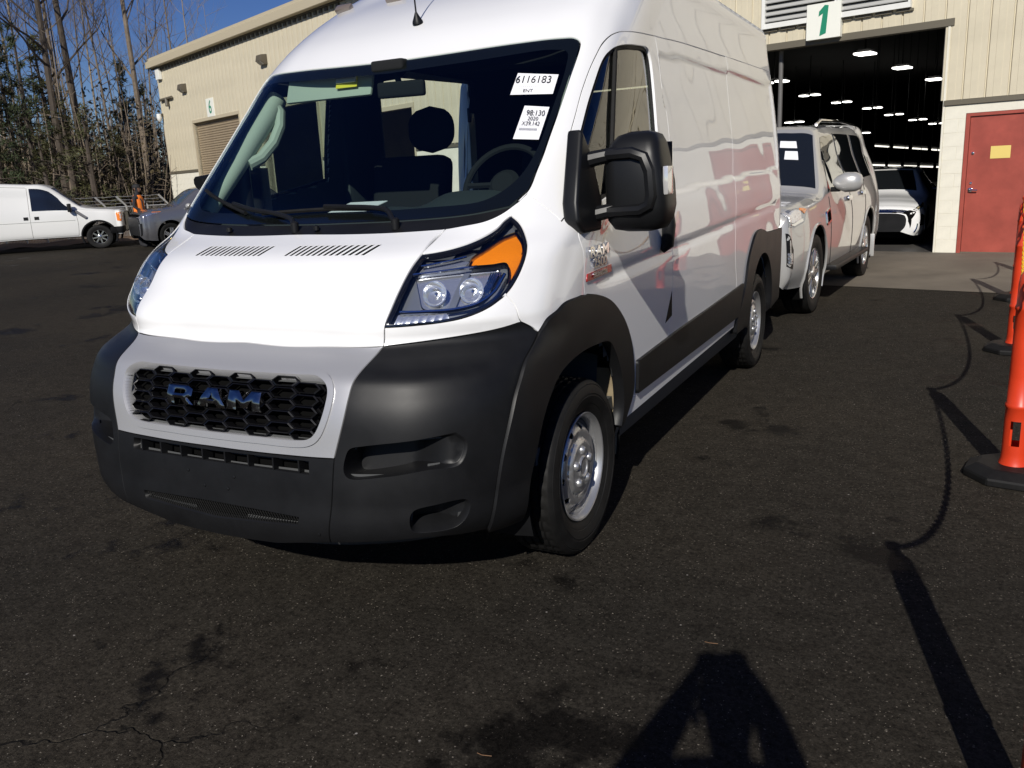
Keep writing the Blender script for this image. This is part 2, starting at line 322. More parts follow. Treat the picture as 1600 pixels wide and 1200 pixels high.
OUT = {
    'hood': [(0.9764, 0.5932, 1), (1.038, 0.5955, 0), (1.089, 0.5962, 0), (1.145, 0.5908, 0), (1.203, 0.59, 0), (1.234, 0.5909, 0), (1.26, 0.5921, 0), (1.308, 0.5801, 0), (1.331, 0.5932, 1), (1.324, 0.39, 0), (1.323, 0.2228, 0), (1.325, 0.0361, 0)],
    'hoodlow': [(0.9689, 0.007, 0), (0.9645, 0.1955, 0), (0.9715, 0.4258, 0), (0.9764, 0.5932, 0)],
    'headlight': [(1.038, 0.5955, 1), (1.089, 0.5962, 0), (1.145, 0.5908, 0), (1.203, 0.59, 0), (1.234, 0.5909, 0), (1.26, 0.5921, 1), (1.264, 0.6314, 0), (1.273, 0.6801, 0), (1.288, 0.7274, 0), (1.308, 0.7687, 0), (1.33, 0.8021, 0), (1.351, 0.8251, 0), (1.367, 0.855, 1), (1.346, 0.8831, 0), (1.307, 0.9173, 0), (1.27, 0.9458, 0), (1.226, 0.9594, 0), (1.178, 0.9598, 0), (1.139, 0.9469, 0), (1.11, 0.9253, 0), (1.082, 0.8856, 0), (1.058, 0.8278, 0), (1.044, 0.7571, 0), (1.039, 0.6837, 0)],
    'amber': [(1.219, 0.7636, 1), (1.245, 0.7567, 0), (1.278, 0.7883, 0), (1.307, 0.8293, 0), (1.321, 0.8812, 1), (1.291, 0.9197, 0), (1.25, 0.9448, 0), (1.204, 0.9525, 0), (1.163, 0.945, 0), (1.151, 0.9295, 1), (1.187, 0.9209, 0), (1.222, 0.891, 0), (1.221, 0.8423, 0)],
    'bowl': [(1.2, 0.6076, 1), (1.207, 0.7074, 0), (1.214, 0.8247, 0), (1.214, 0.8776, 1), (1.18, 0.8839, 0), (1.137, 0.8778, 0), (1.115, 0.8624, 0), (1.099, 0.8142, 0), (1.093, 0.75, 0), (1.105, 0.6817, 0), (1.145, 0.6481, 0)],
    'wsouter': [(1.325, 0.0361, 0), (1.324, 0.39, 0), (1.331, 0.5932, 0), (1.339, 0.653, 0), (1.353, 0.7475, 0), (1.379, 0.8215, 0), (1.413, 0.8781, 0), (1.456, 0.9073, 0), (1.532, 0.9034, 0), (1.618, 0.8989, 0), (1.734, 0.8987, 0), (1.864, 0.8977, 0), (1.999, 0.8997, 0), (2.027, 0.8925, 0), (2.046, 0.8545, 0), (2.049, 0.7977, 0), (2.045, 0.5584, 0), (2.034, 0.268, 0), (2.027, 0.0124, 0)],
    'wslow': [(1.361, 0.0646, 0), (1.366, 0.4243, 0), (1.379, 0.6705, 0), (1.4, 0.8456, 0)],
    'bumptop': [(0.9764, 0.5932, 0), (0.9839, 0.7142, 0), (0.9939, 0.8321, 0), (1.006, 0.9332, 0), (1.02, 1.009, 0)],
    'fseam': [(1.02, 1.009, 0), (1.072, 0.9817, 0), (1.119, 0.9313, 0)],
    'pillseam': [(1.441, 0.9061, 0), (1.393, 0.9837, 0), (1.335, 1.072, 0)],
    'doorfront': [(2.116, 1.75, 0), (2.09, 1.285, 0), (2.078, 1.169, 0), (2.055, 1.085, 0), (2.021, 1.037, 0), (1.97, 1.009, 0), (1.911, 0.9889, 0), (1.824, 0.9777, 0), (1.73, 0.9804, 0), (1.637, 0.9861, 0), (1.577, 1.002, 0), (1.495, 1.041, 0), (1.368, 1.116, 0), (1.279, 1.28, 0), (1.201, 1.417, 0), (1.052, 1.503, 0)],
    'window': [(1.636, 1.028, 1), (1.804, 1.026, 0), (1.953, 1.06, 0), (1.997, 1.122, 0), (2.024, 1.235, 0), (2.044, 1.477, 0), (2.046, 1.654, 0), (2.007, 1.752, 0), (1.887, 1.913, 0), (1.743, 2.128, 0), (1.588, 2.273, 0), (1.53, 2.312, 1), (1.459, 1.781, 0), (1.354, 1.171, 1)],
    'doorrear': [(2.116, 1.75, 0), (1.931, 2.143, 0), (1.755, 2.522, 0), (1.589, 2.557, 0), (1.374, 2.594, 0), (1.124, 2.588, 0), (1.03, 2.566, 0), (0.9181, 2.563, 0), (0.7645, 2.507, 0), (0.4753, 2.468, 0)],
    'fl_corner_bottom': [(0.353, 0.4927, 0), (0.3637, 0.6775, 0), (0.3661, 0.8041, 0), (0.3392, 0.9879, 0)],
    'silverR': [(0.6443, 0.5163, 0), (0.7779, 0.5502, 0), (0.8922, 0.5632, 0), (0.9344, 0.5753, 0), (0.9764, 0.5932, 0)],
    'silverbot': [(0.6443, 0.5163, 0), (0.6406, 0.3665, 0), (0.6391, 0.0908, 0), (0.6396, 0.0069, 0)],
    'grilleR': [(0.8937, -0.0246, 0), (0.8958, 0.3312, 0), (0.8936, 0.4321, 0), (0.8676, 0.4759, 0), (0.8064, 0.4798, 0), (0.723, 0.4468, 0), (0.6993, 0.4123, 0), (0.6917, 0.1885, 0), (0.69, 0.0005, 0)],
    'archjoin': [(0.3392, 0.9879, 0), (0.4675, 1.013, 0), (0.6494, 1.034, 0), (0.7775, 1.076, 0), (0.8863, 1.109, 0), (0.9754, 1.103, 0)],
    'archout': [(0.9754, 1.103, 0), (1.012, 1.153, 0), (1.034, 1.257, 0), (1.053, 1.319, 0), (1.058, 1.465, 0), (1.035, 1.624, 0), (0.9791, 1.769, 0), (0.9014, 1.862, 0), (0.802, 1.929, 0), (0.6988, 1.962, 0), (0.5662, 1.973, 0), (0.5048, 1.949, 0), (0.4249, 1.876, 0)],
    'archin': [(0.3256, 1.137, 0), (0.4344, 1.16, 0), (0.5706, 1.202, 0), (0.6684, 1.236, 0), (0.7592, 1.299, 0), (0.8169, 1.361, 0), (0.8479, 1.473, 0), (0.8461, 1.619, 0), (0.8274, 1.719, 0), (0.7638, 1.776, 0), (0.6726, 1.824, 0), (0.5787, 1.852, 0), (0.4894, 1.859, 0), (0.4153, 1.837, 0)],
    'slot1': [(0.6546, 0.5564, 0), (0.6778, 0.5692, 0), (0.6894, 0.6207, 0), (0.707, 0.7704, 0), (0.7183, 0.8656, 1), (0.6829, 0.9008, 0), (0.6122, 0.8848, 0), (0.6056, 0.7905, 0), (0.5892, 0.6724, 0), (0.583, 0.5665, 0), (0.6029, 0.5497, 0)],
    'slot2': [(0.4435, 0.7501, 0), (0.4709, 0.7589, 0), (0.4849, 0.819, 0), (0.4874, 0.9103, 0), (0.4684, 0.9266, 0), (0.4258, 0.9197, 0), (0.3951, 0.8885, 0), (0.3895, 0.8033, 0), (0.3977, 0.7645, 0)],
    'seam2': [(2.461, 3.871, 0), (2.269, 3.993, 0), (2.089, 4.074, 0), (1.888, 4.07, 0), (1.614, 4.077, 0), (1.256, 4.024, 0), (0.9719, 4.021, 0), (0.7355, 4.081, 0)],
    'rearchout': [(0.4974, 4.095, 0), (0.6831, 4.314, 0), (0.8441, 4.399, 0), (0.9625, 4.537, 0), (1.028, 4.662, 0), (1.038, 4.869, 0), (1.004, 5.073, 0), (0.9848, 5.618, 0)],
}
# ================================================================== THE CARGO VAN
PAINT = pm('white_paint', (.84, .84, .835), .32, coat=1.0, crough=.02)
BLACKP = pm('black_plastic', (.0085, .0087, .0095), .43, bump=(900, .25, .0006), var=(6, .25), spec=.24)
BLACKG = pm('gloss_black', (.008, .008, .009), .12)
DARK = pm('dark_void', (.005, .005, .005), .9, spec=0)
SHELL = pm('inner_shell_grey', (.07, .072, .072), .8, spec=.1)
SILVERP = pm('silver_plastic', (.44, .44, .45), .36, metal=.45, bump=(1500, .08, .0003))
CHROME = pm('chrome', (.80, .80, .82), .07, metal=1)
RUBBER = pm('rubber', (.0085, .0083, .008), .6, bump=(260, .3, .001), var=(14, .35), spec=.22)
STEEL = pm('wheel_silver', (.50, .50, .50), .33, metal=.75, var=(9, .12))
WGLASS = glass_mat('windshield_glass', (.76, .86, .82), 1.4)
SGLASS = glass_mat('side_glass', (.55, .63, .57), 1.75)
LENS = glass_mat('lamp_lens', (.93, .95, .97), 1.5)
AMBER = pm('amber_lens', (.75, .20, .008), .14, coat=1, bump=(140, .6, .004), emit=0)
TRIMG = pm('pale_green_trim', (.37, .42, .36), .7)
DASH = pm('dashboard_black', (.034, .042, .044), .62, bump=(500, .2, .0006), spec=.3)
SEATF = pm('seat_fabric', (.016, .017, .018), .9, spec=.1)
PAPER = pm('paper_white', (.78, .78, .80), .6)
INK = pm('ink_black', (.02, .02, .02), .6)
INKG = pm('ink_grey', (.30, .30, .32), .6)

VAN = thing('cargo_van', 'tall white cargo van with black bumper and silver grille surround parked on the asphalt', 'van', (0, 2.7, 0))
class _V:      # children are written in world coordinates and hung under the van empty
    pass
def adopt(o, root=None):
    root = root or VAN
    o.parent = root; o.matrix_parent_inverse = Matrix.Translation(-Vector(root.location)) if root is VAN else Matrix(); return o

def van_grid():
    n = len(VUS); G = np.zeros((n, len(VVS), 3))
    for i in range(18):
        z = VZR[i]
        for j, (x, y) in enumerate(VFRONT[i]): G[i, j] = (x, y, z)
        wd = VSIDE[i]; y7 = max(1.2, VFRONT[i][6][1]+.35); lean = max(0, z-1.3)*.10
        for j, (x, y) in {7: (wd, y7), 8: (wd, max(2.25, y7+.4)), 9: (wd, 3.7), 10: (wd-.004, 5.15-lean), 11: (wd-.06, 5.37-lean), 12: (.5, 5.41-lean), 13: (0, 5.412-lean)}.items(): G[i, j] = (x, y, z)
        G[i, 6, 0] = min(G[i, 6, 0], wd)
    for i, sx, sy, z in ((18, .82, .93, 2.54), (19, 0.0, .7, 2.57)):
        for j in range(14): g = G[17, j]; G[i, j] = (g[0]*sx, 3.6+(g[1]-3.6)*sy, z)
    return G
VG = van_grid()
VS_ = Surf(VUS, VVS, VG, flatx=(slice(0, 18), slice(7, 11)))
def sst(x, a, b): t = np.clip((x-a)/(b-a), 0, 1); return t*t*(3-2*t)
def side_disp(sf, u, s):
    P = sf(u, s); N = sf.normal(u, s); a = np.abs(s)
    lo = 1.374+(a-2.59)*.0243; hi = 2.055+(a-1.97)*.0148
    m = sst(u, lo, lo+.03)*(1-sst(u, hi-.03, hi))*sst(a-np.interp(u, [.47, 1.12, 1.37, 1.59, 1.755, 1.93, 2.1157], [2.47, 2.59, 2.594, 2.557, 2.522, 2.143, 1.75]), .03, .06)*(1-sst(a, 5.66, 5.72))
    c = 1.112+(a-2.58)*.026; g = np.exp(-((u-c)/.028)**2)*sst(a, 1.45, 1.9)*(1-sst(a, 5.5, 5.8))
    wav = .0012*np.sin(a*7.3+u*3)*np.sin(u*9+a*1.7)*sst(a, 2.7, 3)
    return P-N*(m*.013+g*.008+wav)[:, None]
def seg(k, a=0, b=None, rev=False, smooth=True):
    p = [tuple(q) for q in OUT[k]][a:b]
    if rev: p = p[::-1]
    return dense(p, .012, smooth=smooth)
def join(*ls):
    out = []
    for l in ls:
        for p in l:
            p = (p[0], p[1])
            if not out or abs(out[-1][0]-p[0])+abs(out[-1][1]-p[1]) > .0015: out.append(p)
    if abs(out[0][0]-out[-1][0])+abs(out[0][1]-out[-1][1]) < .0015: out.pop()
    return out
def full(half):
    h = list(half); return h+[(u, -s) for u, s in reversed(h) if s > .004]
def clos(half):    # force ends on the centre line
    h = list(half); h[0] = (h[0][0], 0.0); h[-1] = (h[-1][0], 0.0); return [p for i, p in enumerate(h) if p[1] >= .004 or i in (0, len(h)-1)]
def ln(*pts): return dense(pts, .02, smooth=False)
def P(name, loop, mat, parent=None, **k):
    o = panel(name, VS_, loop, mat, None, **k); return adopt(o) if parent is None else adopt2(o, parent)
def adopt2(o, parent):
    o.parent = parent; o.matrix_parent_inverse = parent.matrix_world.inverted() if False else Matrix(); return o

# ---- outlines
L_hood = full(clos(join(seg('hoodlow'), seg('hood', 0, 9), seg('hood', 8))))
vent_slots = []
for sg in (1, -1):
    for k in range(14):
        s0 = (.050+k*.0255) if sg > 0 else -(.055+(13-k)*.0255)-.03
        vent_slots.append([(1.259, s0), (1.259, s0+.0145), (1.290, s0+.0385), (1.290, s0+.024)])
L_ws = full(clos(join(seg('wslow'), seg('wsouter', 7))))
L_cowl = full(clos(join(seg('wsouter', 0, 7), seg('wslow', rev=True))))
L_head = dense([tuple(p) for p in OUT['headlight']], .01, closed=True)
L_strip = join(seg('bumptop'), seg('fseam'), seg('headlight', 19), ln((1.0384, .5955), (.9764, .5932)))
L_strip = join(seg('bumptop'), seg('fseam'), [L for L in dense([tuple(p) for p in OUT['headlight']][19:]+[tuple(OUT['headlight'][0])], .012)], ln((1.0384, .5955), (.9764, .5932)))
hl = [tuple(p) for p in OUT['headlight']]
L_fend = join(dense(hl[5:13], .012), dense(hl[12:20], .012), seg('fseam', rev=True)[::-1][::-1][0:0], seg('fseam')[::-1], ln((1.0199, 1.0086), (.9754, 1.1028)), seg('archout', 0, 5), ln((1.0578, 1.4651), (1.0535, 1.5028)), seg('doorfront', 12, None, rev=True), seg('pillseam', rev=True), seg('wsouter', 2, 7, rev=True), ln((1.3311, .5932), (1.2602, .5921)))
L_roof = full(clos(join(seg('wsouter', 6, None, rev=True), ln((1.4135, .8781), (1.4408, .9061)), seg('pillseam'), seg('doorfront', 0, 13, rev=True), ln((2.1157, 1.7495), (2.195, 5.6), (2.2, 7.0), (3.2, 7.0)))+[(3.2, 0)]))
L_roof = [p for p in L_roof if not (abs(p[0]-3.2) < 1e-6 and abs(p[1]) < 1e-6)]
L_door = join(seg('doorfront'), ln((1.0521, 1.5028), (1.0530, 1.53)), seg('archout', 5, 11), ln((.5662, 1.9734), (.505, 1.965), (.505, 2.4677)), seg('doorrear', rev=True))
L_win = dense([tuple(p) for p in OUT['window']], .015, closed=True)
L_side = join(ln((2.1157, 1.7495), (2.16, 4.05)), seg('seam2', 2), ln((.7355, 4.0806), (.505, 4.088), (.505, 2.4677)), seg('doorrear', rev=True))
L_quarter = join(ln((2.163, 4.05), (2.198, 5.8), (2.2, 5.93), (.985, 5.93)), seg('rearchout', rev=True), ln((.4974, 4.0946), (.505, 4.093)), seg('seam2', 2, None, rev=True))
rc = [(.42+.44*sin(a), 4.92-.44*cos(a)) for a in np.linspace(-.1, pi+.1, 28)]
L_rtrim = join(ln((.40, 4.10), (.4974, 4.0946)), seg('rearchout'), ln((.9848, 5.6179), (.98, 5.93), (.42, 5.93), (rc[-1][0], rc[-1][1])), rc[::-1], ln(rc[0], (.40, 4.40), (.40, 4.10)))
L_sill = join(ln((.505, 1.972), (.43, 1.90), (.438, 2.5), (.455, 4.05), (.505, 4.09), (.505, 1.972)))
L_ftrim = join(seg('archjoin'), seg('archout'), seg('archin', rev=True), ln((.3256, 1.1373), (.3392, .9879)))
L_corner = join(seg('fl_corner_bottom'), seg('archjoin'), ln((.9754, 1.1028), (1.0199, 1.0086)), seg('bumptop', rev=True), seg('silverR', rev=True), ln((.6443, .5163), (.353, .4927)))
L_slot1 = dense([tuple(p) for p in OUT['slot1']], .012, closed=True); L_slot2 = dense([tuple(p) for p in OUT['slot2']], .012, closed=True)
L_silver = full(clos(join(seg('hoodlow'), seg('silverR', rev=True), seg('silverbot'))))
L_grille = full(clos(seg('grilleR')))
L_lower = full(clos(join(ln((.312, 0), (.318, .25), (.353, .4927), (.6443, .5163)), seg('silverbot'))))[::-1]
L_slot = full([(.627, 0), (.629, .418), (.5845, .4193), (.5858, .2791), (.5882, 0)])
L_mesh = full([(.4467, 0), (.4366, .3733), (.4042, .3658), (.3966, .178), (.3868, 0)])

# ---- body panels
VDOOR = {}
def pocket(name, loop, fun, mirror, taper=.012):
    """a moulded pocket behind a hole: one mesh of a sloping wall and a floor whose depth varies"""
    ins = inset(VS_, loop, taper); k = -1 if mirror else 1
    A = np.array(loop); B = np.array(ins); n = len(A)
    def lift(q, d): X = VS_(q[:, 0], q[:, 1]*k); return X-VS_.normal(q[:, 0], q[:, 1]*k)*np.asarray(d)[:, None]
    Pq, T, idx = cdt([[(b, a) for a, b in ins]], .02, .8); fl = lift(np.stack([Pq[:, 1], Pq[:, 0]], 1), fun(Pq[:, 1], Pq[:, 0]))
    r0 = lift(A, np.full(n, .001)); dB = fun(B[:, 0], B[:, 1]); r1 = lift(A+(B-A)*.35, dB*.25); r2 = lift(A+(B-A)*.75, dB*.8); r3 = lift(B, dB)
    vs = list(fl)+list(r0)+list(r1)+list(r2)+list(r3); m = len(fl); fs = [tuple(t_[::k]) for t_ in T]
    for r in range(3):
        for a in range(n): b = (a+1) % n; fs.append((m+r*n+a, m+r*n+b, m+(r+1)*n+b, m+(r+1)*n+a))
    o = mesh_obj(name, vs, fs, BLACKP, None, True, 60); bm = bmesh.new(); bm.from_mesh(o.data); bmesh.ops.remove_doubles(bm, verts=bm.verts, dist=.0004); bmesh.ops.recalc_face_normals(bm, faces=bm.faces); bm.to_mesh(o.data); bm.free(); o.data.shade_smooth(); o.data.set_sharp_from_angle(angle=radians(50)); return adopt(o)
hood = P('hood', L_hood, PAINT, holes=vent_slots, step=.03, hskirt=.0018)
for q in (1, -1): P('vent_insert', dense([(1.250, q*.03, 1), (1.250, q*.44, 1), (1.299, q*.44, 1), (1.299, q*.03, 1)][::q], .02, closed=True), DARK, gap=0, off=-.0018, skirt=0, step=.012)
for sgn in (0, 1):
    m = bool(sgn)
    P('fender', L_fend, PAINT, mirror=m, step=.03)
    P('headlight_filler_panel', L_strip, PAINT, mirror=m, step=.03)
    P('bumper_corner', L_corner, BLACKP, mirror=m, step=.03, holes=[L_slot1, L_slot2], hskirt=.004)
    pocket('fog_pocket', L_slot1, lambda u, s: .010+.105*(1-sst(s, .74, .87)), m)
    pocket('lower_pocket', L_slot2, lambda u, s: .012+.075*(1-.85*sst(s, .84, .93)), m)
    P('front_arch_trim', L_ftrim, BLACKP, mirror=m, step=.03, off=.014, skirt=.05, gap=0.001)
    P('rear_arch_trim', L_rtrim, BLACKP, mirror=m, step=.035, off=.014, skirt=.05, gap=0.001)
    P('sill', L_sill, PAINT, mirror=m, step=.04, skirt=.05)
    d = P('front_door', L_door, PAINT, mirror=m, holes=[L_win], step=.03, disp=side_disp, hskirt=.03)
    P('rear_quarter_panel', L_quarter, PAINT, mirror=m, step=.035, disp=side_disp)
    g = P('door_window', L_win, SGLASS, d, mirror=m, gap=.001, off=-.02, skirt=0, step=.05); VDOOR[-1 if m else 1] = d
    mo = [(.669, 2.02), (.690, 2.6), (.7218, 4.2), (.722, 4.26), (.517, 4.13), (.517, 2.02)]
    P('side_moulding', dense([q+(1,) for q in mo], .02, closed=True), BLACKP, mirror=m, off=.016, skirt=.018, step=.05, gap=0)
P('side_panel', L_side, PAINT, step=.03, disp=side_disp)
P('rear_door', join(ln((.55, 5.94), (2.19, 5.94), (2.19, 6.99), (.55, 6.99), (.55, 5.94))), PAINT, step=.12)
P('rear_door', join(ln((.55, 5.94), (2.19, 5.94), (2.19, 6.99), (.55, 6.99), (.55, 5.94))), PAINT, step=.12, mirror=True)
P('rear_bumper', full([(.30, 7.0), (.30, 5.95), (.54, 5.95), (.54, 7.0)])[:4], BLACKP, step=.1, off=.02)
P('rear_bumper', full([(.30, 7.0), (.30, 5.95), (.54, 5.95), (.54, 7.0)])[:4], BLACKP, step=.1, off=.02, mirror=True)
roof = P('roof', L_roof, PAINT, step=.05, su=.8)
cowl = P('cowl', L_cowl, BLACKP, step=.03, off=-.006)
ws = P('windshield', L_ws, WGLASS, step=.04, gap=.003, off=-.001, skirt=0)
# black ceramic border
def shrink(loop, g): return inset(VS_, loop, g)
half_in = [(1.402, 0), (1.408, .45), (1.435, .74), (1.50, .835), (1.60, .862), (1.75, .865), (1.92, .862), (1.985, .845), (2.0, .78), (1.985, .4), (1.972, 0)]
L_wsin = full(dense([q+(0,) for q in half_in], .015))
P('windshield_border', L_ws, BLACKG, ws, step=.03, gap=.004, off=-.005, skirt=0, holes=[L_wsin], hskirt=0)
# silver grille surround, grille, lower bumper
P('grille_surround', L_silver, SILVERP, step=.03, holes=[L_grille], hskirt=.045)
Lg2 = inset(VS_, L_grille, -.022); Lg1 = inset(VS_, L_grille, -.004)
P('grille_bezel', Lg2, SILVERP, step=.03, holes=[L_grille], off=.006, gap=0, skirt=.008, hskirt=.05)
P('lower_bumper', L_lower, BLACKP, step=.03, holes=[L_slot, L_mesh], hskirt=.05, skirt=.02)
P('intake_back', L_slot, DARK, step=.05, off=-.06, gap=0, skirt=0)
P('mesh_back', L_mesh, DARK, step=.05, off=-.035, gap=0, skirt=0)
P('grille_back', L_grille, DARK, step=.05, off=-.055, gap=-.01, skirt=0)
def VP(u, s, off=0): 
    p = VS_(u, s)[0]; n = VS_.normal(u, s)[0]; return Vector(p+n*off)
def VN(u, s): return Vector(VS_.normal(u, s)[0])
def vt(mb, name, mat, parent=None, **k):
    o = mb.build(name, mat, None, **k); return adopt(o) if parent is None else adopt2(o, parent)
# grille cells: elongated hexagon frames, one shared mesh
GR = pm('grille_black', (.005, .005, .006), .30, spec=.3)
def hexring():
    mb = MB(); a, b = .058, .0185; o = [(-a, 0), (-a*.62, -b), (a*.62, -b), (a, 0), (a*.62, b), (-a*.62, b)]; k = .80
    vs = []
    for (x, z) in o: vs.append((x, -.018, z))
    for (x, z) in o: vs.append((x*.88, -.020, z*k))
    for (x, z) in o: vs.append((x*.86, .012, z*(k-.1)))
    for (x, z) in o: vs.append((x*1.0, .012, z))
    fs = []
    for r in range(3):
        for i in range(6): fs.append((r*6+i, r*6+(i+1) % 6, (r+1)*6+(i+1) % 6, (r+1)*6+i))
    mb.add(vs, fs); return mb
hx = hexring().build('grille_cell', GR, None, smooth=False); hmesh = hx.data; bpy.data.objects.remove(hx)
gp = np.array([(s, u) for u, s in L_grille])
row = 0; z = .678
while z < .915:
    x0 = -.60+(.094/1 if row % 2 else 0)
    for k in range(9):
        x = x0+k*.188*.5*2*.5*1.0*2*.5
        pass
    row += 1; z += .0185
cells = []
for r in range(14):
    zz = .672+r*.0190
    for k in range(-4, 5):
        xx = k*.1905*.5*2*.5*2*.5*1.0 if False else k*.096*2*.5*2 + (.096 if r % 2 else 0)
        cells.append((xx, zz))
for xx, zz in cells:
    if inside(np.array([(xx, zz)]), gp-np.sign(gp-gp.mean(0))*np.array([.022, .004]))[0]:
        p = VP(zz, xx, -.028); n = VN(zz, xx)
        o = bpy.data.objects.new('grille_cell', hmesh); COL.objects.link(o); o.location = p-Vector(VAN.location); o.parent = VAN
        o.rotation_euler = (-math.asin(max(-1, min(1, n.z))), 0, atan2(n.x, -n.y))
# letters: bold block shapes with a ridge along the middle
LET = {'R': ([(0, 0), (0, 1), (.80, 1), (1, .84), (1, .50), (.82, .36), (1.04, 0), (.70, 0), (.54, .32), (.28, .32), (.28, 0)], [(.28, .56), (.66, .56), (.72, .61), (.72, .72), (.66, .77), (.28, .77)]),
       'A': ([(0, 0), (.36, 1), (.72, 1), (1.08, 0), (.77, 0), (.69, .20), (.39, .20), (.31, 0)], [(.46, .40), (.62, .40), (.54, .70)]),
       'M': ([(0, 0), (0, 1), (.34, 1), (.57, .50), (.80, 1), (1.14, 1), (1.14, 0), (.86, 0), (.86, .56), (.65, .12), (.49, .12), (.28, .56), (.28, 0)], None)}
def letter_mesh(ch, w, h, dep):
    o, ho = LET[ch]; loops = [dense([q+(1,) for q in o], .12, closed=True, smooth=False)]
    if ho: loops.append(dense([q+(1,) for q in ho], .12, closed=True, smooth=False))
    Pq, T, idx = cdt(loops, .10, 1.0); W = max(p[0] for p in o); bd = set(i for L in idx for i in L)
    vs = [((p[0]/W-.5)*w, (p[1]-.5)*h, dep*((.75 if i in bd else 1.0)+.55*(1-abs(2*p[1]-1)))) for i, p in enumerate(Pq)]; fs = [tuple(t_) for t_ in T]
    for L in idx:
        n = len(L); k = len(vs); vs += [(vs[i][0], vs[i][1], vs[i][2]) for i in L]+[(vs[i][0], vs[i][1], -.012) for i in L]; fs += [(k+i, k+(i+1) % n, k+n+(i+1) % n, k+n+i) for i in range(n)]
    return vs, fs
for ch, cx, wd in (('R', -.152, .126), ('A', -.002, .138), ('M', .150, .142)):
    c = VP(.806, cx, .004); vs, fs = letter_mesh(ch, wd, .066, .011); M = frame(c, (1, .03*cx, 0), Vector((0, .28, .96)))
    o = mesh_obj('emblem_letter', [M @ Vector(v) for v in vs], fs, pm('emblem_chrome', (.34, .34, .35), .14, metal=1), None, True, 30); adopt(o)
    bm = bmesh.new(); bm.from_mesh(o.data); bmesh.ops.recalc_face_normals(bm, faces=bm.faces); bm.to_mesh(o.data); bm.free()
# fins in the intake
for k in range(8):
    s = -.375+k*.107
    a = VP(.628, s, -.05); b = VP(.586, s, -.05); n = VN(.6, s); mb = MB()
    mb.prism([a, b, b+n*.045, a+n*.05], (-.003, 0, 0), (.003, 0, 0)); vt(mb, 'intake_fin', BLACKP, smooth=False)
# lower mesh wires: joined, too small to pick apart
mb = MB()
for k in range(70):
    s = -.40+k*.0116
    for d in (1, -1):
        p0 = VP(.385, s, -.012); p1 = VP(.448, s+d*.036, -.012); mb.tube([p0, p1], .0012, 4, False)
o = vt(mb, 'mesh_wire', pm('mesh_black', (.004, .004, .004), .6, spec=.15)); o['kind'] = 'stuff'
# bolts and dirt specks on lower bumper
for (u, s) in ((.50, .07), (.50, -.04), (.545, .1), (.545, -.12), (.385, .455)):
    n = VN(u, s); p = VP(u, s, .001); M = n.to_track_quat('Z', 'Y').to_matrix()
    mb = MB().lathe([(.0055, 0), (.0055, .002), (.003, .003)], n=10); mb.v = [tuple(M @ Vector(v)+p) for v in mb.v]; vt(mb, 'bumper_screw', BLACKP)

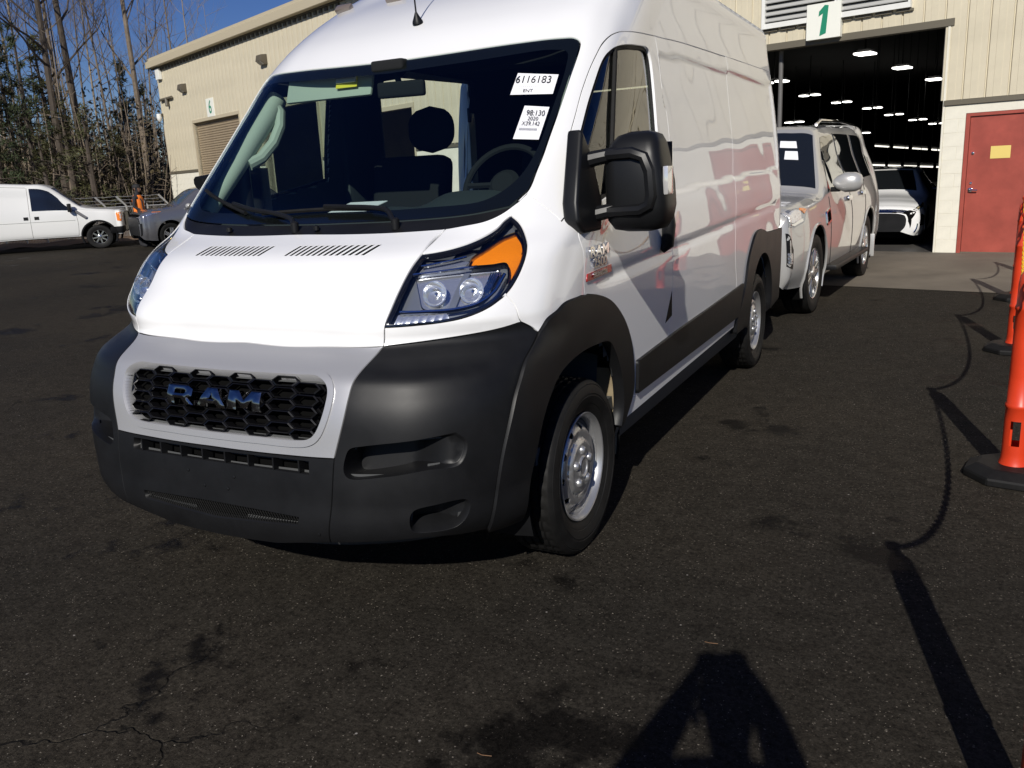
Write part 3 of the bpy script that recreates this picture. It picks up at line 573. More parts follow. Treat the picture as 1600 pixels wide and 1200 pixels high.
# ---- headlights
HOUS = pm('lamp_housing', (.36, .38, .42), .22, metal=.7)
L_amb = dense([tuple(p) for p in OUT['amber']], .012, closed=True)
L_bowl = dense([tuple(p) for p in OUT['bowl']], .012, closed=True)
REFL = pm('lamp_reflector', (.84, .85, .88), .17, metal=.85)
flute = lambda k, a: (lambda sf, u, s: sf(u, s)+sf.normal(u, s)*(a*np.abs(np.sin(np.abs(s)*k)))[:, None])
AMBG = glass_mat('amber_glass', (1.0, .54, .05), 1.5, rough=.03)
AREF = pm('amber_reflector', (.96, .86, .62), .28, metal=.0, bump=(60, .35, .004))
for sgn in (1, -1):
    m = sgn < 0
    h = P('headlight', L_head, HOUS, mirror=m, gap=.002, off=-.055, skirt=-.05, step=.03)
    h['label'] = 'clear headlight with amber turn signal'
    def hc(o): o.parent = h; o.matrix_parent_inverse = Matrix(); return o
    hc(panel('lamp_lens', VS_, L_head, LENS, None, mirror=m, gap=.003, off=-.0015, skirt=0, step=.03))
    hc(panel('lamp_gasket', VS_, L_head, BLACKG, None, mirror=m, gap=.002, off=-.004, skirt=.02, step=.02, holes=[inset(VS_, L_head, .010)], hskirt=.02))
    hc(panel('turn_signal', VS_, L_amb, AMBG, None, mirror=m, gap=.001, off=-.010, skirt=.0, step=.02))
    hc(panel('turn_reflector', VS_, L_amb, AREF, None, mirror=m, gap=.002, off=-.034, skirt=-.022, step=.02))
    hc(panel('main_reflector', VS_, L_bowl, REFL, None, mirror=m, gap=.002, off=-.045, skirt=-.012, step=.02))
    hc(panel('reflector_divider', VS_, dense([(1.098, .757, 1), (1.098, .779, 1), (1.208, .775, 1), (1.206, .757, 1)], .01, closed=True), HOUS, None, mirror=m, gap=0, off=-.030, skirt=.014, step=.02))
    for q_ in range(5):
        s_ = .848+.0085*q_; hc(MB().tube([VP(1.128+.006*q_, s_*sgn, -.036), VP(1.205, s_*sgn, -.036)], .0032, 6).build('reflector_rib', CHROME))
    # two bulb bowls
    for (u, s, r) in ((1.150, .705, .042), (1.152, .817, .042)):
        c = VP(u, s*sgn, -.045); n = (VN(u, s*sgn)*.4+Vector((0, -1, .05))*.6).normalized(); M = n.to_track_quat('Z', 'Y').to_matrix()
        mb = MB().lathe([(r*1.05, .034), (r, .034), (r*.92, .022), (r*.7, .006), (r*.35, -.004), (.006, -.006)], n=24, caps=False)
        mb.v = [tuple(M @ Vector(v)+c) for v in mb.v]; hc(mb.build('bulb_bowl', pm('bowl_chrome', (.9, .9, .9), .16, metal=.9)))
        mb = MB().lathe([(.007, -.004), (.007, .018), (.003, .022)], n=10); mb.v = [tuple(M @ Vector(v)+c) for v in mb.v]; hc(mb.build('bulb', CHROME))
    for pts, rr in (([(1.205, .60), (1.213, .70), (1.222, .79)], .005), ([(1.092, .62), (1.089, .70), (1.090, .78), (1.105, .85), (1.14, .893), (1.19, .905)], .006), ([(1.232, .61), (1.243, .68), (1.255, .735)], .004)):
        hc(MB().tube([VP(u, s*sgn, -.018) for u, s in dense(pts, .02)], rr, 6).build('lamp_chrome_strip', CHROME))
    L_low = [(1.050, .615), (1.088, .612), (1.082, .70), (1.084, .76), (1.060, .77), (1.05, .70)]
    hc(panel('lower_reflector', VS_, dense([q+(1,) for q in L_low], .012, closed=True), REFL, None, mirror=m, off=-.03, gap=0, skirt=.02, step=.008, disp=flute(140, .0014)))
    L_up = [(1.222, .605), (1.250, .608), (1.262, .70), (1.252, .745), (1.232, .74)]
    hc(panel('upper_reflector', VS_, dense([q+(1,) for q in L_up], .012, closed=True), REFL, None, mirror=m, off=-.04, gap=0, skirt=.02, step=.02))
    h.parent = VAN; h.matrix_parent_inverse = Matrix.Translation(-Vector(VAN.location))

# ---- inner shell with openings
uu = np.linspace(.30, 3.2, 110); ss = np.linspace(-5.98, 5.98, 340)
gu, gs = np.meshgrid(uu, ss, indexing='ij'); X = VS_(gu.ravel(), gs.ravel()); N = VS_.normal(gu.ravel(), gs.ravel()); X = X-N*.03
fs = []; nc = len(ss)
cu_c = np.array([((uu[i]+uu[i+1])/2, (ss[j]+ss[j+1])/2) for i in range(len(uu)-1) for j in range(nc-1)])
msk = inside(cu_c, L_ws)
for m in (1, -1):
    for L in (L_win, L_head, L_slot1, L_slot2): msk |= inside(cu_c*[1, m], L)
    a = np.abs(cu_c[:, 1]); msk |= (cu_c[:, 1]*m > 0) & (((a-1.49)/.40)**2+((cu_c[:, 0]-.40)/.50)**2 < 1) | (cu_c[:, 1]*m > 0) & (((a-4.92)/.46)**2+((cu_c[:, 0]-.40)/.48)**2 < 1)
msk |= inside(cu_c, L_grille) | inside(cu_c, L_slot) | inside(cu_c, L_mesh)
SLO = [(.56, -2.72), (2.17, -2.72), (2.20, -4.06), (.56, -4.06)]
msk |= inside(cu_c, SLO)
k = 0
for i in range(len(uu)-1):
    for j in range(nc-1):
        if not msk[k]: fs.append((i*nc+j, i*nc+j+1, (i+1)*nc+j+1, (i+1)*nc+j))
        k += 1
adopt(mesh_obj('inner_shell', X, fs, SHELL, None, True, 40))
# passenger side with the sliding door pushed back
P('side_panel', join(ln((2.125, -2.2), (2.14, -2.68), (.505, -2.68), (.505, -2.4677)), [(u, -s) for u, s in seg('doorrear', rev=True)]), PAINT, step=.04, gap=0)
P('sliding_door', join(ln((.52, -4.15), (2.16, -4.10), (2.19, -5.45), (.52, -5.45), (.52, -4.15))), PAINT, step=.06, off=.07, skirt=.05)
JW = pm('jamb_white', (.78, .79, .78), .35, coat=.6)
mb = MB().box((-.955, 3.63, 1.40), (.05, .10, 1.72)); vt(mb, 'door_jamb', JW, bevel=.015)
mb = MB().box((-.93, 3.585, 1.95), (.02, .02, .10)); vt(mb, 'jamb_latch', BLACKP, bevel=.004)
mb = MB().box((-.96, 2.30, 1.35), (.07, .40, 1.75)); vt(mb, 'pillar_trim', DASH, bevel=.03)
mb = MB().box((0, 2.9, .50), (1.9, 4.6, .06)); vt(mb, 'cargo_floor', SHELL)
# engine block-out and wheel wells (dark)
mb = MB().box((0, .75, .72), (1.3, .7, .75)); vt(mb, 'engine_bay', DARK)
mb = MB().box((0, 2.9, .38), (1.5, 4.2, .14)); vt(mb, 'underbody', DARK)
SUNLIT_TAN = pm('arch_sunlit_tan', (.30, .24, .15), .85, var=(5, .3))
for sx in (1, -1):
    for yc in (.948, 4.398):
        n = 40; prof = []
        pts = np.array([[(sx*x, yc+(r)*cos(t), .40+r*sin(t)) for t in np.linspace(-.35, pi+.35, n)] for x, r in ((.975, .475), (.90, .485), (.62, .485))])
        adopt(grid_obj('wheel_well', pts, BLACKP, None, flip=sx < 0))
    # sunlit patch of the wheel well, its brightness put into a tan colour
    a = np.linspace(-.30, .62, 14)
    pts = np.array([[(sx*x, .948+.475*cos(t), .40+.475*sin(t)) for t in a] for x in (.965, .80)])
    adopt(grid_obj('arch_sunlit_patch', pts+np.array([0, -.006, 0]), SUNLIT_TAN, None, flip=sx < 0))

# ---- wheels
TYRE_R, RIMX = .357, .0
def make_wheel(root, x, y, side):
    wh = bpy.data.objects.new('wheel', None); COL.objects.link(wh); wh.parent = root
    wh.location = Vector((x, y, .355))-Vector(root.location); wh.rotation_euler = (0, 0, 0 if side > 0 else pi)
    return wh
def van_wheel_meshes():
    R = TYRE_R; pr = [(.205, -.20), (.232, -.205), (.285, -.222), (.325, -.218), (.346, -.200), (R-.003, -.185)]
    # tread with four grooves
    x = -.185
    for g in range(4):
        xe = -.185+(g+1)*.036-.004; pr += [(R, x+.004), (R, xe-.004), (R-.009, xe-.002), (R-.009, xe+.005)]; x = xe+.006
    pr += [(R, x), (R-.002, -.022), (.351, -.011), (.349, -.0075), (.342, -.002), (.336, .003), (.334, .0015), (.331, .005), (.310, .012), (.298, .0125), (.2965, .0105), (.290, .0105), (.2885, .012), (.268, .006), (.258, .002), (.256, -.001), (.248, -.003), (.240, -.008), (.228, -.013), (.222, -.018), (.214, -.03)]
    pr += []
    tmb = MB().lathe(pr, 'x', 120, caps=False)
    tmb.v = [v if not (math.hypot(v[1], v[2]) > R-.004 and v[0] < -.015 and (i % 120) % 3 == 0) else (v[0], v[1]*(R-.0065)/R, v[2]*(R-.0065)/R) for i, v in enumerate(tmb.v)]
    t = tmb.build('tyre', RUBBER, angle=25)
    # sidewall rings
    rim_prof = [(.196, -.19), (.200, -.03), (.214, -.024), (.2205, -.016), (.2215, -.010), (.219, -.006), (.213, -.008), (.206, -.018), (.199, -.035), (.196, -.052)]
    rim = MB().lathe(rim_prof, 'x', 72, caps=False).build('rim', STEEL)
    # disc with ten hand holes: annulus cut by CDT
    outer = [(.197*cos(a), .197*sin(a)) for a in np.linspace(0, 2*pi, 72, endpoint=False)]
    inner = [(.03*cos(a), .03*sin(a)) for a in np.linspace(0, 2*pi, 24, endpoint=False)]
    holes = [[(.164*cos(q)+.0165*cos(b), .164*sin(q)+.0165*sin(b)) for b in np.linspace(0, 2*pi, 14, endpoint=False)] for q in np.linspace(.1, .1+2*pi, 10, endpoint=False)]
    Pq, T, idx = cdt([outer, inner]+holes, .012, .9)
    r = np.hypot(Pq[:, 0], Pq[:, 1])
    xs = np.interp(r, [.0, .03, .07, .098, .108, .116, .126, .150, .160, .180, .197], [-.010, -.010, -.014, -.012, -.015, -.030, -.024, -.024, -.030, -.056, -.064])
    vs = [(a, p[0], p[1]) for a, p in zip(xs, Pq)]
    k = len(vs); fs = [tuple(t_) for t_ in T]
    for L in idx[2:]:
        n = len(L); b0 = len(vs); vs += [(vs[i][0]-.006, vs[i][1], vs[i][2]) for i in L]
        fs += [(L[i], L[(i+1) % n], b0+(i+1) % n, b0+i) for i in range(n)]
    disc = mesh_obj('wheel_disc', vs, fs, STEEL, None, True, 50)
    bm = bmesh.new(); bm.from_mesh(disc.data); bmesh.ops.recalc_face_normals(bm, faces=bm.faces); bm.to_mesh(disc.data); bm.free(); disc.data.shade_smooth(); disc.data.set_sharp_from_angle(angle=radians(40))
    cap = MB().lathe([(.046, -.022), (.046, -.010), (.041, -.004), (.036, -.006), (.034, -.010), (.012, -.008), (.001, -.008)], 'x', 28, caps=False).build('hub_cap', STEEL)
    dim = MB()
    boltm = MB().lathe([(.019, -.019), (.019, -.013), (.015, -.004), (.010, .001), (.001, .002)], 'x', 14, caps=False).build('wheel_bolt', STEEL)
    drum = MB().lathe([(.19, -.16), (.19, -.09), (.02, -.088)], 'x', 32).build('brake_drum', DARK)
    return t, rim, disc, cap, boltm, drum
wt = van_wheel_meshes()
for x, y, sd in ((1.0, .948, 1), (-1.0, .948, -1), (.995, 4.398, 1), (-.995, 4.398, -1)):
    wh = make_wheel(VAN, x, y, sd)
    for src in wt[:4]+(wt[5],):
        o = bpy.data.objects.new(src.name.split('.')[0], src.data); COL.objects.link(o); o.parent = wh
    for k in range(5):
        a = .3+2*pi*k/5; o = bpy.data.objects.new('wheel_bolt', wt[4].data); COL.objects.link(o); o.parent = wh; o.location = (0, .070*cos(a), .070*sin(a))
for o in wt: bpy.data.objects.remove(o)

# ---- door mirrors (twin arm towing style), handles, badge, antenna, marker lamps, wipers
for sg in (1, -1):
    X = lambda x, y, z: (sg*x, y, z)
    mr = bpy.data.objects.new('door_mirror', None); COL.objects.link(mr); mr.parent = VAN; mr.location = (0, -2.7, 0)
    MPB = pm('mirror_black', (.0075, .0078, .0085), .40, bump=(700, .2, .0006), spec=.3)
    if sg < 0: mr.location = (0, 0, 0)
    # base plate on the door corner
    mb = MB()
    mb.prism([X(.972, 1.00, 1.665), X(.985, .93, 1.52), X(1.0, .865, 1.40), X(1.005, .862, 1.325), X(1.008, .91, 1.285), X(1.012, 1.08, 1.285), X(1.008, 1.10, 1.40), X(.985, 1.07, 1.56)], X(-.03, 0, 0), X(.035 if sg > 0 else .010, -.005, 0)); mb.v = [(v[0]+(.03 if sg < 0 else 0), v[1]+(.13 if sg < 0 else 0), v[2]) for v in mb.v]; mb.build('mirror_base', MPB, mr, bevel=.016, seg=3)
    for zz, z2 in ((1.556, 1.566), (1.350, 1.362)):
        pts = [X(.99, 1.03, zz-.012), X(1.03, 1.045, zz-.003), X(1.10, 1.075, z2), X(1.20, 1.10, z2)]
        MB().tube(pts, [.034, .030, .028, .028], 10, True, flat=1.0).build('mirror_arm', MPB, mr)
    def house(pts, th): pass
    # housing: rounded C shape made of outer shell around an opening towards the door
    rows = []
    for z, xi, xo, yf, yb in ((1.275, 1.10, 1.20, 1.12, 1.21), (1.285, 1.055, 1.245, 1.085, 1.24), (1.32, 1.035, 1.268, 1.055, 1.25), (1.37, 1.03, 1.278, 1.045, 1.255), (1.46, 1.03, 1.272, 1.045, 1.255), (1.55, 1.033, 1.255, 1.05, 1.25), (1.60, 1.045, 1.243, 1.065, 1.245), (1.632, 1.075, 1.225, 1.09, 1.235), (1.645, 1.12, 1.195, 1.12, 1.21)):
        ring = []
        cx, cy = (xi+xo)/2, (yf+yb)/2; a, b = (xo-xi)/2, (yb-yf)/2
        for k in range(28):
            t = 2*pi*k/28; e = .42; c, s_ = cos(t), sin(t)
            ring.append(X(cx+.026+a*math.copysign(abs(c)**e, c), cy+b*math.copysign(abs(s_)**(e+.1), s_), z))
        rows.append(ring)
    hs = grid_obj('mirror_housing', np.array(rows), MPB, mr, closed=True, flip=False, angle=60)
    bm = bmesh.new(); bm.from_mesh(hs.data); bm.verts.ensure_lookup_table()
    bm.faces.new([bm.verts[k] for k in range(28)]); bm.faces.new([bm.verts[8*28+k] for k in range(28)]); bmesh.ops.recalc_face_normals(bm, faces=bm.faces); bm.to_mesh(hs.data); bm.free(); hs.data.shade_smooth(); hs.data.set_sharp_from_angle(angle=radians(60))
    # raised frame on the front face of the housing joining the two arms
    fr = MB(); 
    pts = [X(1.06, 1.058, 1.562), X(1.18, 1.044, 1.566), X(1.225, 1.044, 1.549), X(1.245, 1.044, 1.50), X(1.252, 1.044, 1.41), X(1.242, 1.044, 1.375), X(1.21, 1.046, 1.360), X(1.06, 1.058, 1.355)]
    fr.tube(pts, [.022]*8, 8, True); fr.build('mirror_frame', MPB, mr)
    mb = MB().box(X(1.298, 1.11, 1.462), (.022, .075, .105)); mb.build('mirror_turn_lamp', pm('lamp_clear', (.75, .74, .72), .1, metal=.5, coat=1), mr, bevel=.008)
    g = MB().box(X(1.176, 1.259, 1.47), (.19, .004, .27)); g.build('mirror_glass', CHROME, mr)
    # door handle
    mb = MB().tube([X(1.022, 1.93, 1.335), X(1.050, 1.93, 1.32), X(1.056, 1.93, 1.24), X(1.050, 1.93, 1.15), X(1.022, 1.93, 1.125)], [.018, .030, .034, .030, .018], 12); adopt2(mb.build('door_handle', MPB), VDOOR[sg])
    if sg < 0:       # passenger mirror folded flat against the door
        mr.rotation_euler = (0, 0, 0); Mf = Matrix.Translation(Vector((-1.0, 1.06, 0))) @ Matrix.Rotation(radians(-74), 4, 'Z') @ Matrix.Translation(Vector((1.0, -1.06, 0)))
        for ch_ in mr.children:
            if ch_.name.startswith('mirror_base'): continue
            ch_.data.transform(Mf)
        mr.location = (0, -2.7, 0)
    # window divider and rubber belt
    P('window_seal', L_win, RUBBER, VDOOR[sg], mirror=sg < 0, gap=0, off=-.012, skirt=.012, step=.05, holes=[inset(VS_, L_win, .016)], hskirt=.012)
    pa = [VP(u, sg*s, -.012) for u, s in ((2.0, 1.20), (1.8, 1.27), (1.6, 1.36), (1.42, 1.46))]
    adopt2(MB().tube(pa, .011, 6).build('window_divider', RUBBER), VDOOR[sg])
    nt_ = [(.76, 2.437), (.905, 2.548), (.781, 2.548)]
    P('dark_triangle', dense([q+(1,) for q in nt_], .02, closed=True), BLACKG, mirror=sg < 0, gap=0, off=.001, skirt=.003, step=.05, disp=side_disp)  # small dark glossy triangle at the lower rear edge of the door
# badge
def on_side(u, s, off=.002):
    p = VP(u, s, off); n = VN(u, s); t = Vector(VS_(u, s+.01)[0]-VS_(u, s-.01)[0]).normalized(); return frame(p, t, n.cross(t))
L_b = [(1.102, 1.50), (1.108, 1.775), (1.138, 1.775), (1.130, 1.497)]
P('badge_plate', dense([q+(1,) for q in L_b], .02, closed=True), pm('badge_red', (.42, .012, .012), .25, coat=1), gap=0, off=.004, skirt=.006, step=.05)
for body, u, s, sz, sx_, mt in (('RAM', 1.207, 1.60, .056, 2.0, CHROME), ('2500', 1.162, 1.625, .054, 1.5, CHROME), ('PROMASTER', 1.119, 1.637, .022, 1.35, CHROME)):
    me = text_mesh(body, size=sz, ext=.003, sx=sx_, bold=.0012); me.transform(on_side(u, s, .006)); me.materials.clear(); me.materials.append(mt)
    o = bpy.data.objects.new('badge_lettering', me); COL.objects.link(o); adopt(o)
# antenna
ab = VP(2.205, .0, .0); n = VN(2.205, 0)
mb = MB(); mb.lathe([(.026, 0), (.024, .012), (.012, .035), (.005, .05)], n=14); M = Vector((0, -.25, 1)).to_track_quat('Z', 'Y').to_matrix(); mb.v = [tuple(M @ Vector(v)+ab) for v in mb.v]; mb.tube([ab+Vector((0, -.01, .04)), ab+Vector((.005, -.05, .42))], [.004, .0025], 6); vt(mb, 'roof_antenna', BLACKP)
# roof marker lamps
for s in (-1.02, -.52, 0, .52, 1.02):
    if s == 0: u_ = 2.40
    else: u_ = 2.40
    p = VP(u_, s*.8, .0); n = VN(u_, s*.8); M = frame(p, (1, 0, 0), Vector((0, .6, .6)))
    mb = MB().box((0, 0, .012), (.10, .045, .03)); mb.v = [tuple(M @ Vector(v)) for v in mb.v]; vt(mb, 'marker_lamp', pm('marker_smoke', (.16, .13, .11), .12, coat=1), bevel=.01)
# wipers
def sp(u, s, off): return VP(u, s, off)
for arm, blade in (([(1.343, .40), (1.362, .372), (1.385, .33), (1.402, .10), (1.405, .02)], [(1.398, .24), (1.402, .02), (1.393, -.30)]), ([(1.340, -.05), (1.360, -.09), (1.385, -.22), (1.402, -.36), (1.43, -.50)], [(1.398, -.40), (1.45, -.60), (1.50, -.76)])):
    wp = bpy.data.objects.new('wiper', None); COL.objects.link(wp); wp.parent = VAN; wp.location = (0, -2.7, 0)
    MB().tube([sp(u, s, .022) for u, s in dense(arm, .03)], .010, 7).build('wiper_arm', BLACKP, wp)
    MB().tube([sp(u, s, .012) for u, s in dense(blade, .04)], .0085, 6).build('wiper_blade', RUBBER, wp)
    MB().lathe([(.016, -.01), (.016, .028), (.008, .034)], n=12, c=sp(arm[0][0], arm[0][1], 0)).build('wiper_pivot', BLACKP, wp)
for s in (-.40, .06):
    c = sp(1.338, s, .0); MB().box((0, 0, 0), (.02, .03, .02)); vt(MB().lathe([(.013, 0), (.012, .016), (.004, .020)], n=10, c=c), 'washer_nozzle', BLACKP)

# ---- windshield stickers (lot numbers) and visor sticker
def sticker(name, loop, lines, par=None):
    st = panel(name, VS_, loop, PAPER, None, gap=0, off=.003, skirt=0, step=.02); adopt(st)
    a, b, c, d = [Vector(VP(u, s, .0085)) for u, s in loop]       # bottom-left, top-left, top-right, bottom-right
    ex = ((c-b)+(d-a)).normalized(); ey = ((b-a)+(c-d)).normalized(); wd = ((c-b).length+(d-a).length)/2; ht = ((b-a).length+(c-d).length)/2; o = (a+b+c+d)/4
    o = o+Vector((0, 0, 0))
    for body, fx, fy, hh, sx_, mt in lines:
        me = text_mesh(body, size=hh*ht*1.25, sx=sx_); me.transform(frame(o+ex*fx*wd+ey*fy*ht, ex, ey)); me.materials.clear(); me.materials.append(mt)
        q = bpy.data.objects.new('printed_text', me); COL.objects.link(q); adopt2(q, st)
    return st
sticker('lot_sticker', [(1.816, .655), (1.9045, .652), (1.886, .842), (1.808, .846)], [('6116183', -.05, .16, .40, .74, INK), ('- - - - - - - - - -', -.12, -.16, .10, .9, INKG), ('- - - - - - - -', -.16, -.27, .10, .9, INKG), ('ENT', -.10, -.38, .15, 1.0, INK)])
sticker('run_sticker', [(1.640, .742), (1.7674, .740), (1.7562, .852), (1.632, .856)], [('98:130', .05, .26, .19, .66, INK), ('2020', .02, .09, .13, .75, INK), ('X39,142', .0, -.06, .14, .68, INK), ('IIIIIIIIIIIIIIII', -.04, -.23, .09, .9, INKG), ('- - - - -', -.06, -.36, .06, 1.0, INKG)])

# ---- cab interior
rows = []
for y, z in ((.78, 1.24), (.80, 1.33), (.95, 1.365), (1.10, 1.37), (1.20, 1.36), (1.26, 1.31), (1.28, 1.15), (1.25, .80), (1.2, .55)):
    r = []
    for x in np.linspace(-.93, .93, 60):
        zz = z; yy = y+.05*(x/.93)**2
        if 1.345 < z: zz += .085*math.exp(-((x-.46)/.22)**4)*sst(y, .88, 1.10)+.03*math.exp(-((x)/.22)**4)*sst(y, .88, 1.10)
        r.append((x, yy, zz))
    rows.append(r)
adopt(grid_obj('dashboard', np.array(rows), DASH, None, flip=True))
for sg in (1, -1):
    # A-pillar trim with grab handle
    pts = [(sg*x, y, z) for x, y, z in ((.875, .93, 1.40), (.868, 1.03, 1.50), (.86, 1.14, 1.61), (.85, 1.25, 1.73), (.843, 1.36, 1.84), (.835, 1.45, 1.94))]
    adopt(MB().tube(pts, [.035, .038, .042, .047, .05, .05], 12, flat=1.0).build('a_pillar_trim', TRIMG))
    hp = [(sg*x, y, z) for x, y, z in ((.83, 1.19, 1.62), (.80, 1.25, 1.65), (.785, 1.33, 1.72), (.785, 1.39, 1.80), (.80, 1.42, 1.87), (.83, 1.41, 1.92))]
    adopt(MB().tube(hp, [.03, .028, .027, .027, .028, .03], 10).build('grab_handle', TRIMG))
    # sun visor
    M = Matrix.Rotation(radians(-28), 3, 'X')
    if sg < 0: adopt(MB().box((-.40, 1.33, 1.955), (.50, .02, .13), Matrix.Rotation(radians(-20), 3, 'X')).build('sun_visor', TRIMG, None, bevel=.009))
    # seats
    cx = .47*sg
    st = bpy.data.objects.new('seat', None); COL.objects.link(st); st.parent = VAN; st.location = (0, -2.7, 0)
    yo = 2.02
    rbox('seat_cushion', (cx, yo-.25, .98), (.5, .52, .16), SEATF, st, .05)
    M = Matrix.Rotation(radians(-10), 3, 'X')
    rbox('seat_backrest', (cx, yo+.03, 1.33), (.48, .14, .62), SEATF, st, .06, 4, M)
    xh = cx if sg > 0 else cx+.12
    rows_ = []
    for f in np.linspace(-1, 1, 13):
        w_ = max(.02, (1-abs(f)**2.6)**.5); rows_.append([(xh+.145*w_*math.copysign(abs(cos(t_))**.8, cos(t_)), yo+.10+.06*w_*sin(t_), 1.775+.125*f) for t_ in np.linspace(0, 2*pi, 24, endpoint=False)])
    grid_obj('headrest', np.array(rows_), SEATF, st, closed=True)
    rbox('seat_base', (cx, yo-.2, .72), (.42, .45, .4), DARK, st, .02)
adopt(MB().box((-.28, 1.306, 1.965), (.12, .004, .06), Matrix.Rotation(radians(-20), 3, 'X')).build('visor_label', pm('label_yellow', (.72, .62, .05), .5)))
adopt(MB().box((-.28, 1.300, 1.975), (.11, .006, .035), Matrix.Rotation(radians(-20), 3, 'X')).build('visor_label', PAPER))
sw = bpy.data.objects.new('steering_wheel', None); COL.objects.link(sw); sw.parent = VAN; sw.location = (0, -2.7, 0)
M = Matrix.Rotation(radians(58), 3, 'X'); c0 = Vector((.47, 1.38, 1.47))
ring = [tuple(M @ Vector((.19*cos(a), .19*sin(a), 0))+c0) for a in np.linspace(0, 2*pi, 41)]
MB().tube(ring, .015, 8, False).build('steering_rim', SEATF, sw)
mb = MB().lathe([(.07, -.03), (.075, .0), (.05, .02)], n=20); mb.v = [tuple(M @ Vector(v)+c0) for v in mb.v]; mb.build('steering_hub', SEATF, sw)
for a in (0, pi, -pi/2): MB().tube([c0+M @ Vector((.05*cos(a), .05*sin(a), 0)), c0+M @ Vector((.185*cos(a), .185*sin(a), 0))], .014, 6).build('steering_spoke', SEATF, sw)
rm = bpy.data.objects.new('rearview_mirror', None); COL.objects.link(rm); rm.parent = VAN; rm.location = (0, -2.7, 0)
rbox('mirror_shell', (.02, 1.30, 1.905), (.23, .035, .07), SEATF, rm, .015, 3, Matrix.Rotation(radians(8), 3, 'Z'))
MB().tube([(0, 1.29, 2.0), (.01, 1.30, 1.93)], .014, 8).build('mirror_stalk', SEATF, rm)
rbox('mirror_mount', (-.02, 1.30, 2.005), (.17, .10, .05), SEATF, rm, .015)
adopt(MB().tube([(.1, 1.46, 2.02), (.86, 1.50, 2.0)], .05, 8).build('header_trim', SEATF)); adopt(MB().tube([(-.1, 1.46, 2.02), (-.86, 1.50, 2.0)], .05, 8).build('header_trim', SEATF))
pp = MB(); pp.prism([(-.17, .93, 1.384), (.03, .93, 1.386), (.05, 1.08, 1.424), (-.15, 1.08, 1.422)], (0, 0, 0), (0, 0, .003)); o = pp.build('folded_paper', PAPER); tag(o, 'white folded paper lying on the van dashboard behind the wipers', 'paper')
